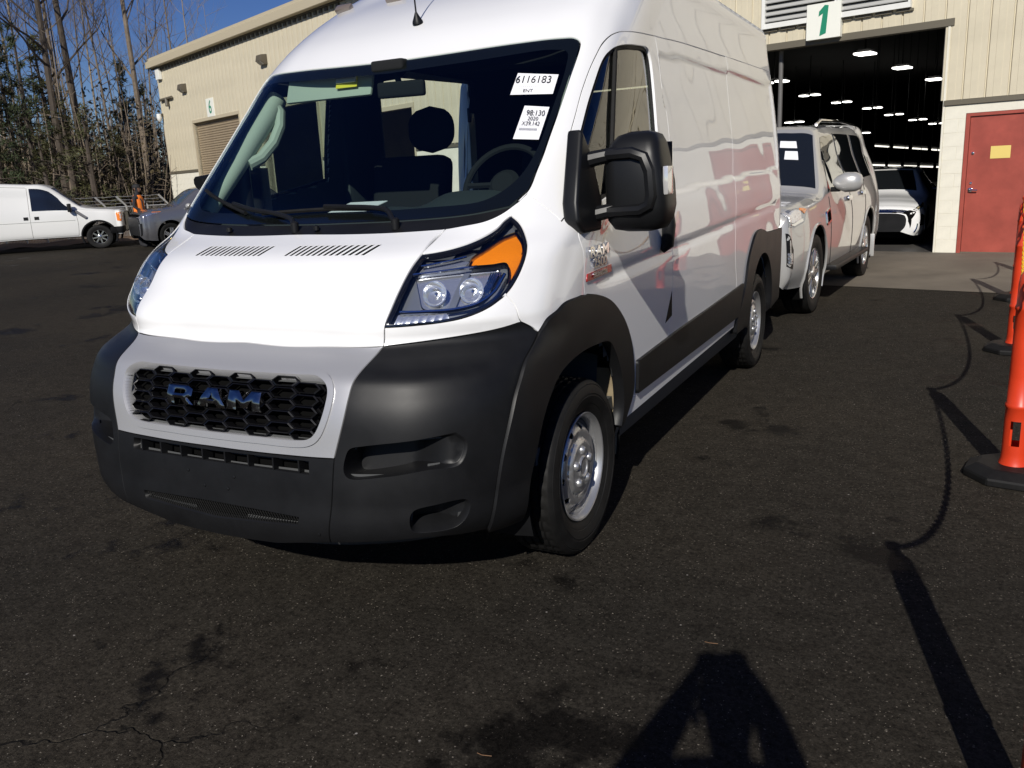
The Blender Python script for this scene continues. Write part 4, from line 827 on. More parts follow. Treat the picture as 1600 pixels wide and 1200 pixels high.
# ================================================================== GROUND
def asphalt_material():
    m = bpy.data.materials.new('asphalt'); m.use_nodes = True; t = m.node_tree; b = t.nodes['Principled BSDF']; L = t.links
    tc = t.nodes.new('ShaderNodeTexCoord').outputs['Object']
    def noise(sc, det=4, ro=.6, vec=tc):
        n = t.nodes.new('ShaderNodeTexNoise'); n.inputs['Scale'].default_value = sc; n.inputs['Detail'].default_value = det; n.inputs['Roughness'].default_value = ro; L.new(vec, n.inputs['Vector']); return n
    def ramp(src, p0, p1, c0=(0, 0, 0, 1), c1=(1, 1, 1, 1)):
        r = t.nodes.new('ShaderNodeValToRGB'); r.color_ramp.elements[0].position = p0; r.color_ramp.elements[1].position = p1; r.color_ramp.elements[0].color = c0; r.color_ramp.elements[1].color = c1; L.new(src, r.inputs[0]); return r.outputs[0]
    def mix(f, a, b_, mode='MIX'):
        x = t.nodes.new('ShaderNodeMix'); x.data_type = 'RGBA'; x.blend_type = mode
        for s, v in ((0, f), (6, a), (7, b_)):
            if hasattr(v, 'links'): L.new(v, x.inputs[s])
            else: x.inputs[s].default_value = v
        return x.outputs[2]
    def vor(sc, feat='F1', out='Distance', vec=tc, rnd_=1):
        v = t.nodes.new('ShaderNodeTexVoronoi'); v.feature = feat; v.inputs['Scale'].default_value = sc; v.inputs['Randomness'].default_value = rnd_; L.new(vec, v.inputs['Vector']); return v.outputs[out]
    grain0 = noise(150, 4, .75).outputs[0]; gr2 = noise(48, 3, .7).outputs[0]; gm = t.nodes.new('ShaderNodeMath'); gm.operation = 'MULTIPLY_ADD'; gm.inputs[1].default_value = .42; L.new(gr2, gm.inputs[0]); gs_ = t.nodes.new('ShaderNodeMath'); gs_.operation = 'MULTIPLY'; gs_.inputs[1].default_value = .58; L.new(grain0, gs_.inputs[0]); L.new(gs_.outputs[0], gm.inputs[2]); grain = gm.outputs[0]; mid = noise(9, 5, .65).outputs[0]; big = noise(.35, 5, .55).outputs[0]
    col = ramp(grain, .36, .66, (.0048, .0042, .0033, 1), (.054, .048, .0385, 1))
    col = mix(ramp(mid, .35, .7), col, mix(1.0, col, (.62, .61, .6, 1), 'MULTIPLY'))
    col = mix(ramp(big, .38, .68), col, mix(1.0, col, (1.55, 1.48, 1.38, 1), 'MULTIPLY'))
    # pale aggregate chips
    vd = t.nodes.new('ShaderNodeTexVoronoi'); vd.inputs['Scale'].default_value = 62; L.new(tc, vd.inputs['Vector'])
    chip = ramp(vd.outputs['Distance'], .12, .26, (1, 1, 1, 1), (0, 0, 0, 1)); hs = t.nodes.new('ShaderNodeSeparateColor'); L.new(vd.outputs['Color'], hs.inputs[0])
    pick = ramp(hs.outputs[0], .80, .86); ch = t.nodes.new('ShaderNodeMath'); ch.operation = 'MULTIPLY'; L.new(chip, ch.inputs[0]); L.new(pick, ch.inputs[1])
    col = mix(ch.outputs[0], col, (.13, .114, .09, 1))
    sp_ = noise(120, 2, .5).outputs[0]; spg = noise(14, 3, .6).outputs[0]; sm2 = t.nodes.new('ShaderNodeMath'); sm2.operation = 'MULTIPLY'; L.new(ramp(sp_, .665, .72), sm2.inputs[0]); L.new(ramp(spg, .40, .62), sm2.inputs[1]); col = mix(sm2.outputs[0], col, (.34, .30, .24, 1))
    dk_ = noise(75, 3, .6).outputs[0]; col = mix(ramp(dk_, .56, .66), col, mix(1.0, col, (.45, .45, .46, 1), 'MULTIPLY'))
    vd2 = t.nodes.new('ShaderNodeTexVoronoi'); vd2.inputs['Scale'].default_value = 22; L.new(tc, vd2.inputs['Vector'])
    hs2 = t.nodes.new('ShaderNodeSeparateColor'); L.new(vd2.outputs['Color'], hs2.inputs[0]); c2 = t.nodes.new('ShaderNodeMath'); c2.operation = 'MULTIPLY'
    L.new(ramp(vd2.outputs['Distance'], .05, .11, (1, 1, 1, 1), (0, 0, 0, 1)), c2.inputs[0]); L.new(ramp(hs2.outputs[1], .965, .975), c2.inputs[1])
    col = mix(c2.outputs[0], col, (.30, .28, .25, 1))
    # oil stains and old wet looking patches
    st = noise(1.1, 6, .68).outputs[0]; sm = ramp(st, .585, .635); col = mix(sm, col, mix(1.0, col, (.30, .30, .32, 1), 'MULTIPLY'))
    rs = noise(.8, 4, .5).outputs[0]; col = mix(ramp(rs, .70, .78, (0, 0, 0, 1), (.55, .55, .55, 1)), col, (.040, .020, .011, 1))
    # cracks
    wv = noise(1.6, 5, .6); dv = t.nodes.new('ShaderNodeVectorMath'); dv.operation = 'SCALE'; dv.inputs[3].default_value = .55; L.new(wv.outputs[1], dv.inputs[0])
    ad = t.nodes.new('ShaderNodeVectorMath'); L.new(tc, ad.inputs[0]); L.new(dv.outputs[0], ad.inputs[1])
    ce = vor(.55, 'DISTANCE_TO_EDGE', vec=ad.outputs[0]); cm = ramp(ce, .0006, .0028, (1, 1, 1, 1), (0, 0, 0, 1)); gate = ramp(noise(.41, 3, .5).outputs[0], .54, .62)
    cr_ = t.nodes.new('ShaderNodeMath'); cr_.operation = 'MULTIPLY'; L.new(cm, cr_.inputs[0]); L.new(gate, cr_.inputs[1]); crf = t.nodes.new('ShaderNodeMath'); crf.operation = 'MULTIPLY'; crf.inputs[1].default_value = .7; L.new(cr_.outputs[0], crf.inputs[0]); col = mix(crf.outputs[0], col, (.004, .004, .004, 1))
    L.new(col, b.inputs['Base Color'])
    ro = t.nodes.new('ShaderNodeMapRange'); ro.inputs[3].default_value = .92; ro.inputs[4].default_value = .55; L.new(sm, ro.inputs[0]); L.new(ro.outputs[0], b.inputs['Roughness'])
    b.inputs['Specular IOR Level'].default_value = .08
    hsum = t.nodes.new('ShaderNodeMath'); hsum.operation = 'SUBTRACT'; L.new(grain, hsum.inputs[0]); L.new(cr_.outputs[0], hsum.inputs[1])
    bp = t.nodes.new('ShaderNodeBump'); bp.inputs['Strength'].default_value = .8; bp.inputs['Distance'].default_value = .006; L.new(hsum.outputs[0], bp.inputs['Height']); L.new(bp.outputs[0], b.inputs['Normal'])
    return m
g = MB().quad((-160, -90, 0), (160, -90, 0), (160, 170, 0), (-160, 170, 0)).build('asphalt_lot', asphalt_material()); g['kind'] = 'structure'

# ================================================================== WAREHOUSE
A0 = Vector((2.424, 12.944, 0)); eA = Vector((.9752, -.2212, 0)); B0 = Vector((-25.39, 22.60, 0)); eB = Vector((.9269, -.3754, 0))
nA = Vector((eA.y, -eA.x, 0)); nB = Vector((eB.y, -eB.x, 0)); KB = 20.27; KA = -9.257       # where the two walls meet, along each
EAVE = 6.35
def fA(t, z, n=0): return A0+eA*t+nA*n+Vector((0, 0, z))
def fB(t, z, n=0): return B0+eB*t+nB*n+Vector((0, 0, z))
angA, angB = atan2(eA.y, eA.x), atan2(eB.y, eB.x)
WH = thing('warehouse', 'beige metal panel warehouse with cream block base and open dock doors behind the vans', 'warehouse', A0)
def wadopt(o): o.parent = WH; o.matrix_parent_inverse = Matrix.Translation(-A0); return o
BEIGE = pm('beige_metal', (.60, .54, .40), .5, var=(1.6, .10))
CREAM = pm('cream_block', (.72, .69, .58), .8, var=(5, .07), bump=(60, .3, .002))
BROWN = pm('brown_trim', (.12, .105, .075), .6)
TAN = pm('tan_trim', (.47, .41, .29), .55)
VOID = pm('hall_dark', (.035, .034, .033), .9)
WHITEM = pm('white_metal', (.74, .74, .70), .5, var=(3, .06))
RED = pm('red_door_paint', (.32, .062, .042), .5, var=(3.0, .22))
GREEN = pm('sign_green', (.01, .22, .12), .5)
SIGNW = pm('sign_white', (.78, .78, .70), .5)
PW = .305; pcache = {}
def wall_panel(wall, t, z0, z1):
    key = (round(z0, 3), round(z1, 3))
    if key not in pcache:
        h = z1-z0; w2 = PW/2; c = [(-w2+.001, .0), (-w2+.012, .006), (-w2+.016, .03), (-w2+.10, .03), (-w2+.104, .033), (w2-.104, .033), (w2-.10, .03), (w2-.016, .03), (w2-.012, .006), (w2-.001, 0)]
        vs = [(x, -n, zz) for zz in (0, h) for x, n in c]; k = len(c)
        fs = [(i, i+1, k+i+1, k+i) for i in range(k-1)]+[tuple(range(k)), tuple(reversed(range(k, 2*k)))]
        o = mesh_obj('wall_panel', vs, fs, BEIGE, None, False); pcache[key] = o.data; bpy.data.objects.remove(o)
    f, ang = (fA, angA) if wall == 'A' else (fB, angB)
    o = bpy.data.objects.new('wall_panel', pcache[key]); COL.objects.link(o); o.parent = WH; o.location = f(t, z0)-A0; o.rotation_euler = (0, 0, ang)
DOORS_B = ((3.07, 7.03, 3.95), (8.72, 12.31, 3.88), (13.35, 17.02, 3.28)); DOORS_A = ((-4.06, -.36, 3.38),)
def top_at(doors, t):
    for a, b, h in doors:
        if a-.1 < t < b+.1: return h
    return None
t = PW/2+.02
while t < KB:
    h = top_at(DOORS_B, t); wall_panel('B', t, (h+.08) if h else 2.32, EAVE); t += PW
t = KA+PW/2
while t < 15:
    h = top_at(DOORS_A, t)
    if h and -3.3 < t < -.75: pass
    wall_panel('A', t, (h+.05) if h else 2.30, EAVE); t += PW
# backing sheet behind the panels and over the blocks (keeps the hall closed)
def strip(name, f, t0, t1, z0, z1, n0, n1, mat, bevel=0):
    a = [f(t0, z0, n0), f(t1, z0, n0), f(t1, z1, n0), f(t0, z1, n0)]; d = f(0, 0, n1)-f(0, 0, n0)
    return wadopt(MB().prism(a, (0, 0, 0), d).build(name, mat, None, smooth=False, bevel=bevel))
def backing(f, t0, t1, doors):
    ts = sorted([t0, t1]+[q for d in doors for q in d[:2]])
    for a, b in zip(ts[:-1], ts[1:]):
        h = top_at(doors, (a+b)/2); strip('wall_core', f, a, b, h if h else 0, EAVE, -.22, -.005, VOID if False else BEIGE)
backing(fB, .0, KB, DOORS_B); backing(fA, KA, 15, DOORS_A)
# concrete blocks
BW, BH = .398, .2015; bm_ = MB().box((0, 0, 0), (BW-.004, .10, BH-.004)).build('concrete_block', CREAM, None, bevel=.0025, seg=1, smooth=False); blk = bm_.data; bpy.data.objects.remove(bm_)
half = MB().box((0, 0, 0), (BW/2-.004, .10, BH-.004)).build('concrete_block', CREAM, None, bevel=.0025, seg=1, smooth=False); blkh = half.data; bpy.data.objects.remove(half)
MORT = pm('block_mortar', (.67, .64, .535), .9)
def blocks(f, ang, t0, t1, z0=0.0, rows=11):
    strip('block_joint', f, t0+.004, t1-.004, .0, z0+rows*BH, -.05, .0315, MORT) if z0 == 0 else strip('block_joint', f, t0+.004, t1-.004, z0, z0+rows*BH, -.05, .0315, MORT)
    for r in range(rows):
        t = t0; first = r % 2
        while t < t1-.06:
            wd = BW/2 if (first and t == t0) else BW
            if t+wd > t1+.01: wd = t1-t
            if abs(wd-BW) < .02: me = blk
            elif abs(wd-BW/2) < .02: me = blkh
            else:
                o_ = MB().box((0, 0, 0), (wd-.004, .10, BH-.004)).build('concrete_block', CREAM, None, bevel=.0025, seg=1, smooth=False); me = o_.data; bpy.data.objects.remove(o_)
            o = bpy.data.objects.new('concrete_block', me); COL.objects.link(o); o.parent = WH
            o.location = f(t+wd/2, z0+r*BH+BH/2, -.016+.0008*((r*7+int(t*5)) % 3))-A0; o.rotation_euler = (0, 0, ang); t += wd
blocks(fB, angB, 0, 3.0); blocks(fB, angB, 7.1, 8.65); blocks(fB, angB, 12.38, 13.28)
blocks(fA, angA, -.33, -.03); blocks(fA, angA, .97, 2.2)
strip('block_wall', fB, 17.1, KB, 0, 2.216, -.05, .034, CREAM); strip('block_wall', fA, KA, -4.1, 0, 2.216, -.05, .034, CREAM); strip('block_wall', fA, 2.2, 15, 0, 2.216, -.05, .034, CREAM)
strip('block_lintel', fA, -.05, 1.0, 2.09, 2.216, -.05, .034, CREAM)
for f, a, b in ((fB, -.02, 2.98), (fB, 7.12, 8.64), (fB, 12.4, 13.27), (fB, 17.1, KB), (fA, KA, -4.12), (fA, -.345, 15)): strip('ledge_trim', f, a, b, 2.222, 2.295, 0, .062, BROWN)
# end wall and roof
cB = fB(0, 0); inw = -nB
for nm, z0, z1, m in (('end_wall', 0, EAVE, BEIGE),):
    wadopt(MB().prism([cB+Vector((0, 0, z0)), cB+inw*30+Vector((0, 0, z0)), cB+inw*30+Vector((0, 0, z1+2)), cB+Vector((0, 0, z1))], (0, 0, 0), eB*.1).build(nm, m, None, smooth=False))
def roofpt(f, t, n, z): return f(t, z, n)
rf = MB(); rf.quad(fB(-.25, EAVE+.10, .25), fB(KB, EAVE+.10, .25), fB(KB, EAVE+2.3, -28), fB(-.25, EAVE+2.3, -28)); rf.quad(fA(KA, EAVE+.10, .25), fA(15, EAVE+.10, .25), fA(15, EAVE+2.3, -28), fA(KA, EAVE+2.3, -28)); wadopt(rf.build('roof', WHITEM, None, smooth=False))
for f, a, b in ((fB, -.3, KB), (fA, KA, 15)):
    strip('eave_gutter', f, a, b, EAVE-.16, EAVE+.08, .10, .30, TAN, bevel=.02); strip('eave_soffit', f, a, b, EAVE-.20, EAVE-.06, .02, .11, BROWN); strip('eave_flashing', f, a, b, EAVE+.08, EAVE+.20, -.1, .22, TAN)
t = .2
while t < 14:
    strip('eave_shadow_tab', fB, t, t+.14, EAVE-.30, EAVE-.205, .035, .075, BROWN); t += PW  # added dark tabs: the corrugation's scalloped shadow under the eave
strip('downspout_box', fB, .25, .62, EAVE-.62, EAVE-.22, .03, .16, WHITEM, bevel=.02)
# door frames
for f, doors in ((fB, DOORS_B), (fA, DOORS_A)):
    for a, b, h in doors:
        dk = TAN if f is fB else BROWN
        strip('door_header', f, a-.08, b+.08, h-.02, h+.085, -.15, .05, BROWN if f is fA else TAN)
        strip('door_jamb', f, a-.08, a, 0, h, -.18, .046, TAN if f is fB else CREAM); strip('door_jamb', f, b, b+.08 if f is fB else b+.03, 0, h, -.18, .042, TAN if f is fB else CREAM)
# the closed roller door, slat by slat
SH = pm('shutter_tan', (.36, .285, .19), .45, metal=.2, var=(2, .08)); a, b, h = DOORS_B[0]
sl_ = MB().prism([(0, 0, 0), (0, -.018, .008), (0, -.022, .04), (0, -.012, .078), (0, 0, .08)], (0, 0, 0), (b-a, 0, 0)).build('shutter_slat', SH, None, angle=60); sm_ = sl_.data; bpy.data.objects.remove(sl_)
z = 0.02
while z < h-.06:
    o = bpy.data.objects.new('shutter_slat', sm_); COL.objects.link(o); o.parent = WH; o.location = fB(a, z, -.12)-A0; o.rotation_euler = (0, 0, angB); z += .082
# hall behind the open doors
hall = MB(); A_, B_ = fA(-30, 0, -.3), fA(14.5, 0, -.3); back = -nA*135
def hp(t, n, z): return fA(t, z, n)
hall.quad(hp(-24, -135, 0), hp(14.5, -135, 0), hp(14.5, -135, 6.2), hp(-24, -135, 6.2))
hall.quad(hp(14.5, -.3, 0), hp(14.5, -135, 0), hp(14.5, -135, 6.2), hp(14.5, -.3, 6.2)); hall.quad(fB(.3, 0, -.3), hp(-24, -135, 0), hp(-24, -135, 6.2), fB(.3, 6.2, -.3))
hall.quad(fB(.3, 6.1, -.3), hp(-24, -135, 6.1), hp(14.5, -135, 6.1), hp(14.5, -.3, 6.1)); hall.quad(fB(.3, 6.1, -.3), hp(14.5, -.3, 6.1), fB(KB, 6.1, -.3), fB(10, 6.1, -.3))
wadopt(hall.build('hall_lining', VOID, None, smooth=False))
wadopt(MB().tube([fA(-3.05, 0, -.25), fA(-3.05, 3.36, -.25)], .038, 10).build('door_track', pm('track_grey', (.12, .115, .11), .6)))
# red personnel door
dr = bpy.data.objects.new('personnel_door', None); COL.objects.link(dr); dr.parent = WH; dr.location = (0, 0, 0); dr['label'] = 'dull red steel door'
def dpart(name, t0, t1, z0, z1, n0, n1, mat, bevel=.003):
    pts = [fA(t0, z0, n0)-A0, fA(t1, z0, n0)-A0, fA(t1, z1, n0)-A0, fA(t0, z1, n0)-A0]; return MB().prism(pts, (0, 0, 0), nA*(n1-n0)).build(name, mat, dr, smooth=False, bevel=bevel)
dpart('door_leaf', .035, .905, .02, 2.035, -.05, .012, RED); dpart('door_frame', -.025, .03, 0, 2.085, -.05, .042, RED); dpart('door_frame', .91, .965, 0, 2.085, -.05, .042, RED); dpart('door_frame', .03, .91, 2.04, 2.085, -.05, .042, RED)
dpart('door_notice', .335, .60, 1.41, 1.59, .013, .017, pm('notice_yellow', (.72, .56, .16), .6)); dpart('kick_plate', .03, .91, .0, .02, -.04, .03, BROWN)
for z, r in ((.96, .033), (1.06, .02), (1.50, .022)):
    mb = MB().lathe([(r, 0), (r, .008), (r*.6, .014)], n=18); M = nA.to_track_quat('Z', 'Y').to_matrix(); mb.v = [tuple(M @ Vector(v)+fA(.10, z, .012)-A0) for v in mb.v]; mb.build('lock_rose', CHROME, dr)
MB().tube([fA(.10, .96, .02)-A0, fA(.10, .96, .06)-A0, fA(.13, .958, .068)-A0, fA(.21, .955, .066)-A0], .011, 8).build('lever_handle', CHROME, dr)
# louvres above door one
for t0, t1 in ((-3.2, -2.02), (-1.98, -.93)):
    lv = bpy.data.objects.new('wall_louvre', None); COL.objects.link(lv); lv.parent = WH
    def lp(name, a, b, z0, z1, n0, n1, mat, bevel=0):
        pts = [fA(a, z0, n0)-A0, fA(b, z0, n0)-A0, fA(b, z1, n0)-A0, fA(a, z1, n0)-A0]; return MB().prism(pts, (0, 0, 0), nA*(n1-n0)).build(name, mat, lv, smooth=False, bevel=bevel)
    lp('louvre_back', t0, t1, 3.78, 5.3, .034, .04, VOID)
    lp('louvre_frame', t0-.06, t0, 3.70, 5.36, .034, .13, WHITEM); lp('louvre_frame', t1, t1+.035, 3.70, 5.36, .034, .13, WHITEM); lp('louvre_frame', t0, t1, 3.70, 3.78, .034, .126, WHITEM)
    z = 3.80
    while z < 5.2:
        pts = [fA(t0, z, .115)-A0, fA(t0, z+.012, .122)-A0, fA(t0, z+.085, .050)-A0, fA(t0, z+.073, .043)-A0]; MB().prism(pts, (0, 0, 0), eA*(t1-t0)).build('louvre_blade', pm('louvre_grey', (.42, .42, .40), .5), lv, smooth=False); z += .097
t = -3.25
while t < -.85:
    strip('drip_flashing', fA, t, t+PW*.82, 3.655, 3.690, .034, .075, BROWN); t += PW
# numbered signs
def sign(wall, t0, t1, z0, z1, txt, label, sz):
    f, n, e = (fA, nA, eA) if wall == 'A' else (fB, nB, eB); c = f((t0+t1)/2, (z0+z1)/2, .0); s = thing('door_sign', label, 'sign', f((t0+t1)/2, z0, .03)); o_ = Vector(s.location)
    pts = [f(t0, z0, .14 if wall == 'A' else .05)-o_, f(t1, z0, .14 if wall == 'A' else .05)-o_, f(t1, z1, .14 if wall == 'A' else .05)-o_, f(t0, z1, .14 if wall == 'A' else .05)-o_]
    MB().prism(pts, (0, 0, 0), -n*(.105 if wall == 'A' else .03)).build('sign_board', SIGNW, s, smooth=False, bevel=.004)
    q = c+n*(.143 if wall == 'A' else .053)-o_
    if not txt: return
    if txt == '1':
        M = frame(q, e, (0, 0, 1)); return MB().prism([M @ Vector((x*sz, y*sz, 0)) for x, y in ((-.10, -.40), (.085, -.34), (.14, .40), (.03, .42), (-.13, .26), (-.14, .13), (-.02, .20))], (0, 0, 0), n*.002).build('sign_digit', GREEN, s, smooth=False)
    return text_obj('sign_digit', txt, GREEN, frame(q, e, (0, 0, 1)), s, size=sz, ext=.001, bold=sz*.012, sx=.85)
sign('A', -2.48, -1.93, 3.42, 3.96, '1', 'white sign with green numeral 1 over the open dock door', .56)
sign('B', 4.50, 5.14, 4.02, 4.64, '6', 'white sign with dark numeral 6 over the closed roller door', .62)
sign('B', 14.75, 15.21, 3.36, 3.80, '', 'small white dock sign seen through the cab of the tall white van', .42)
# wall pack lamps, cameras, bracket
WP = pm('lamp_bronze', (.10, .085, .06), .5)
for t, z, lab in ((2.72, 5.2, 'bronze wall pack lamp near the warehouse corner'), (9.39, 5.33, 'bronze wall pack lamp above the second dock door')):
    q = thing('wall_lamp', lab, 'wall lamp', fB(t, z-.16, .03)); M3 = Matrix.Rotation(angB, 3, 'Z')
    mb = MB(); mb.prism([(-.17, 0, .0), (-.17, -.10, -.0), (-.17, -.24, .10), (-.17, -.20, .28), (-.17, 0, .30)], (0, 0, 0), (.34, 0, 0)); mb.v = [tuple(M3 @ Vector(v)) for v in mb.v]; mb.build('lamp_body', WP, q, bevel=.015)
    mb = MB().prism([(-.14, -.105, .005), (-.14, -.235, .095), (-.14, -.245, .095), (-.14, -.115, .002)], (0, 0, 0), (.28, 0, 0)); mb.v = [tuple(M3 @ Vector(v)) for v in mb.v]; mb.build('lamp_glass', pm('lamp_glass_grey', (.45, .44, .40), .2), q)
q = thing('wall_camera', 'small dome camera fixed to the warehouse corner below the eave', 'camera', fB(.15, 4.20, .05)); mb = MB(); mb.lathe([(.09, .30), (.10, .16), (.08, .08), (.03, .02)], n=16, c=nB*.14); mb.build('camera_dome', WHITEM, q); MB().box(nB*.05+Vector((0, 0, .26)), (.12, .12, .12)).build('camera_bracket', WP, q, bevel=.01)
q = thing('pipe_bracket', 'brown pipe bracket sticking out of the warehouse corner wall', 'bracket', fB(.5, 5.0, .03)); MB().tube([Vector((0, 0, 0))-eB*.25+nB*.08, eB*1.0+nB*.08], .05, 8).build('bracket_bar', BROWN, q); MB().tube([eB*.45+nB*.08, eB*.5+nB*.1+Vector((0, 0, -.28))], .07, 8).build('bracket_lamp', WP, q); MB().box((0, 0, 0), (.1, .16, .1)).build('bracket_foot', BROWN, q)
# hall lamps
LAMP = pm('lamp_white', (1.0, .97, .90), .5, emit=4.5); ROD = pm('lamp_rod', (.02, .02, .02), .6)
single = [((-.03, 23.88, 4.24), 0), ((.70, 27.94, 4.15), 0), ((1.53, 31.97, 4.03), 0)]
dirs = [(1265, 149), (1315, 160), (1363, 169), (1397, 179), (1434, 187), (1465, 193), (1241, 191), (1280, 198), (1317, 203), (1346, 208)]
pairs = [(-7.0, 62.0, 4.25), (-5.6, 66.4, 4.25), (-3.5, 70.2, 4.2), (-2.1, 74.5, 4.2), (-.1, 80.0, 4.15), (1.35, 86.0, 4.15), (-12.5, 86.0, 4.2), (-11.5, 92.0, 4.2), (-10.5, 99.0, 4.2), (-9.6, 107.0, 4.2)]
pairs = [((-3.63, 39.57, 4.37), 1), ((-2.61, 42.72, 4.15), 1), ((-1.4, 44.84, 3.89), 1), ((-.58, 47.9, 3.64), 1), ((.49, 49.95, 3.38), 1), ((1.43, 51.97, 3.18), 1), ((-4.86, 43.43, 3.42), 1), ((-3.96, 45.58, 3.2), 1), ((-3.03, 47.7, 3.03), 1), ((-2.28, 49.78, 2.86), 1), ((-3.04, 27.51, 4.04), 1), ((-26.25, 31.52, 4.46), 0), ((-22.08, 34.65, 3.89), 0)]
for (p, k) in single+pairs:
    lab = 'single glowing lamp hanging in the dark hall' if not k else 'pair of glowing lamps hanging in the dark hall'
    q = thing('hall_lamp', lab, 'lamp', p, angA, 'lamps hanging inside the hall' if not k else 'paired lamps hanging inside the hall')
    for dx in ((0,) if not k else (-.26, .26)):
        wd, dp = (.46, .55) if not k else (.30, .5)
        MB().box((dx, 0, 0), (wd, dp, .05)).build('lamp_panel', LAMP, q, bevel=.015, seg=1); MB().box((dx, 0, .065), (wd*.7, dp*.7, .07)).build('lamp_housing', ROD, q)
    MB().tube([(0, 0, .09), (0, 0, 6.05-p[2])], .02, 5).build('lamp_rod', ROD, q)
    if k: MB().box((0, 0, .10), (.7, .05, .03)).build('lamp_bar', ROD, q)
for (x0, y0, z0, x1, y1, z1, n) in ((-.4, 33.9, 1.95, 2.2, 33.98, 1.62, 4), (-.3, 31.9, 1.26, 2.3, 31.98, 1.05, 5)):
    for k in range(n):
        a = Vector((x0, y0, z0)).lerp(Vector((x1, y1, z1)), k/n); b = Vector((x0, y0, z0)).lerp(Vector((x1, y1, z1)), (k+.8)/n)
        q = thing('strip_light', 'white tube light in a row low inside the dark hall', 'tube light', a, 0, 'tube lights inside the hall'); MB().tube([(0, 0, 0), b-a], .03, 6).build('light_tube', pm('tube_white', (1, .96, .85), .5, emit=1.6), q); MB().tube([Vector((0, 0, .09)), b-a+Vector((0, 0, .09))], .05, 4).build('light_tray', ROD, q)
        MB().tube([(0, 0, .1), (0, 0, 6.05-a.z)], .012, 4).build('hanger_rod', ROD, q)
# floors: concrete apron in front of door one, and the hall floor
CONC = pm('concrete_apron', (.135, .115, .088), .8, var=(1.3, .28), bump=(120, .4, .002))
mb = MB().add([fA(-8, .004, 4.1), fA(14, .004, 4.35), fA(14, .004, 0), fA(-8, .004, 0)], [(0, 1, 2, 3)]); o = mb.build('concrete_apron', CONC, None, smooth=False); o['kind'] = 'structure'
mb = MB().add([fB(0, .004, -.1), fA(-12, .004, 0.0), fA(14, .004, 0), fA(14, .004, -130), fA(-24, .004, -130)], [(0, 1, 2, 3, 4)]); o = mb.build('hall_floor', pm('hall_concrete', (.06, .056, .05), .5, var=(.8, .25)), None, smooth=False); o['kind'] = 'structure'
# ================================================================== OTHER VEHICLES
CV = [0, .45, .80, 1.10, 1.50, 1.85, 2.20, 2.45]
DGLASS = pm('dark_car_glass', (.010, .012, .014), .03, coat=1, crough=0.0)
def alloy(root, x, y, z, side, R, spokes, mat, wd=.24, capmat=None, rimf=.66):
    wh = bpy.data.objects.new('wheel', None); COL.objects.link(wh); wh.parent = root; wh.location = (x, y, z); wh.rotation_euler = (0, 0, 0 if side > 0 else pi)
    rr = R*rimf; pr = [(rr, -wd+.01), (rr+.02, -wd), (R*.94, -wd-.005), (R, -wd+.03), (R, -wd*.66), (R-.008, -wd*.65), (R-.008, -wd*.62), (R, -wd*.61), (R, -wd*.36), (R-.008, -wd*.35), (R-.008, -wd*.32), (R, -wd*.31), (R, -.03), (R*.95, .002), (R*.86, .008), (rr+.03, 0), (rr, -.012)]
    MB().lathe(pr, 'x', 48, caps=False).build('tyre', RUBBER, wh)
    MB().lathe([(rr*.97, -wd+.02), (rr*.95, -.06), (rr, -.012), (rr-.004, -.006), (rr*.95, -.012), (rr*.93, -.05)], 'x', 48, caps=False).build('rim', mat, wh)
    MB().lathe([(rr*.94, -.13), (.05, -.12)], 'x', 24, caps=True).build('brake_disc', DARK, wh)
    mb = MB()
    for k in range(spokes):
        a = 2*pi*k/spokes+.2; d = Vector((0, cos(a), sin(a))); p = Vector((0, -sin(a), cos(a)))
        for h in ((-1, 1) if spokes <= 6 else (0,)):
            o_ = p*h*rr*.10
            mb.prism([d*rr*.14+p*.026+o_*.5, d*rr*.97+p*.020+o_*1.5, d*rr*.97-p*.020+o_*1.5, d*rr*.14-p*.026+o_*.5], Vector((-.055, 0, 0)), Vector((-.014, 0, 0)))
    mb.build('wheel_spokes', mat, wh, smooth=False, bevel=.004, seg=1)
    MB().lathe([(rr*.28, -.06), (rr*.28, -.012), (rr*.2, -.004), (.01, -.002)], 'x', 20).build('hub_cap', capmat or mat, wh)
    return wh
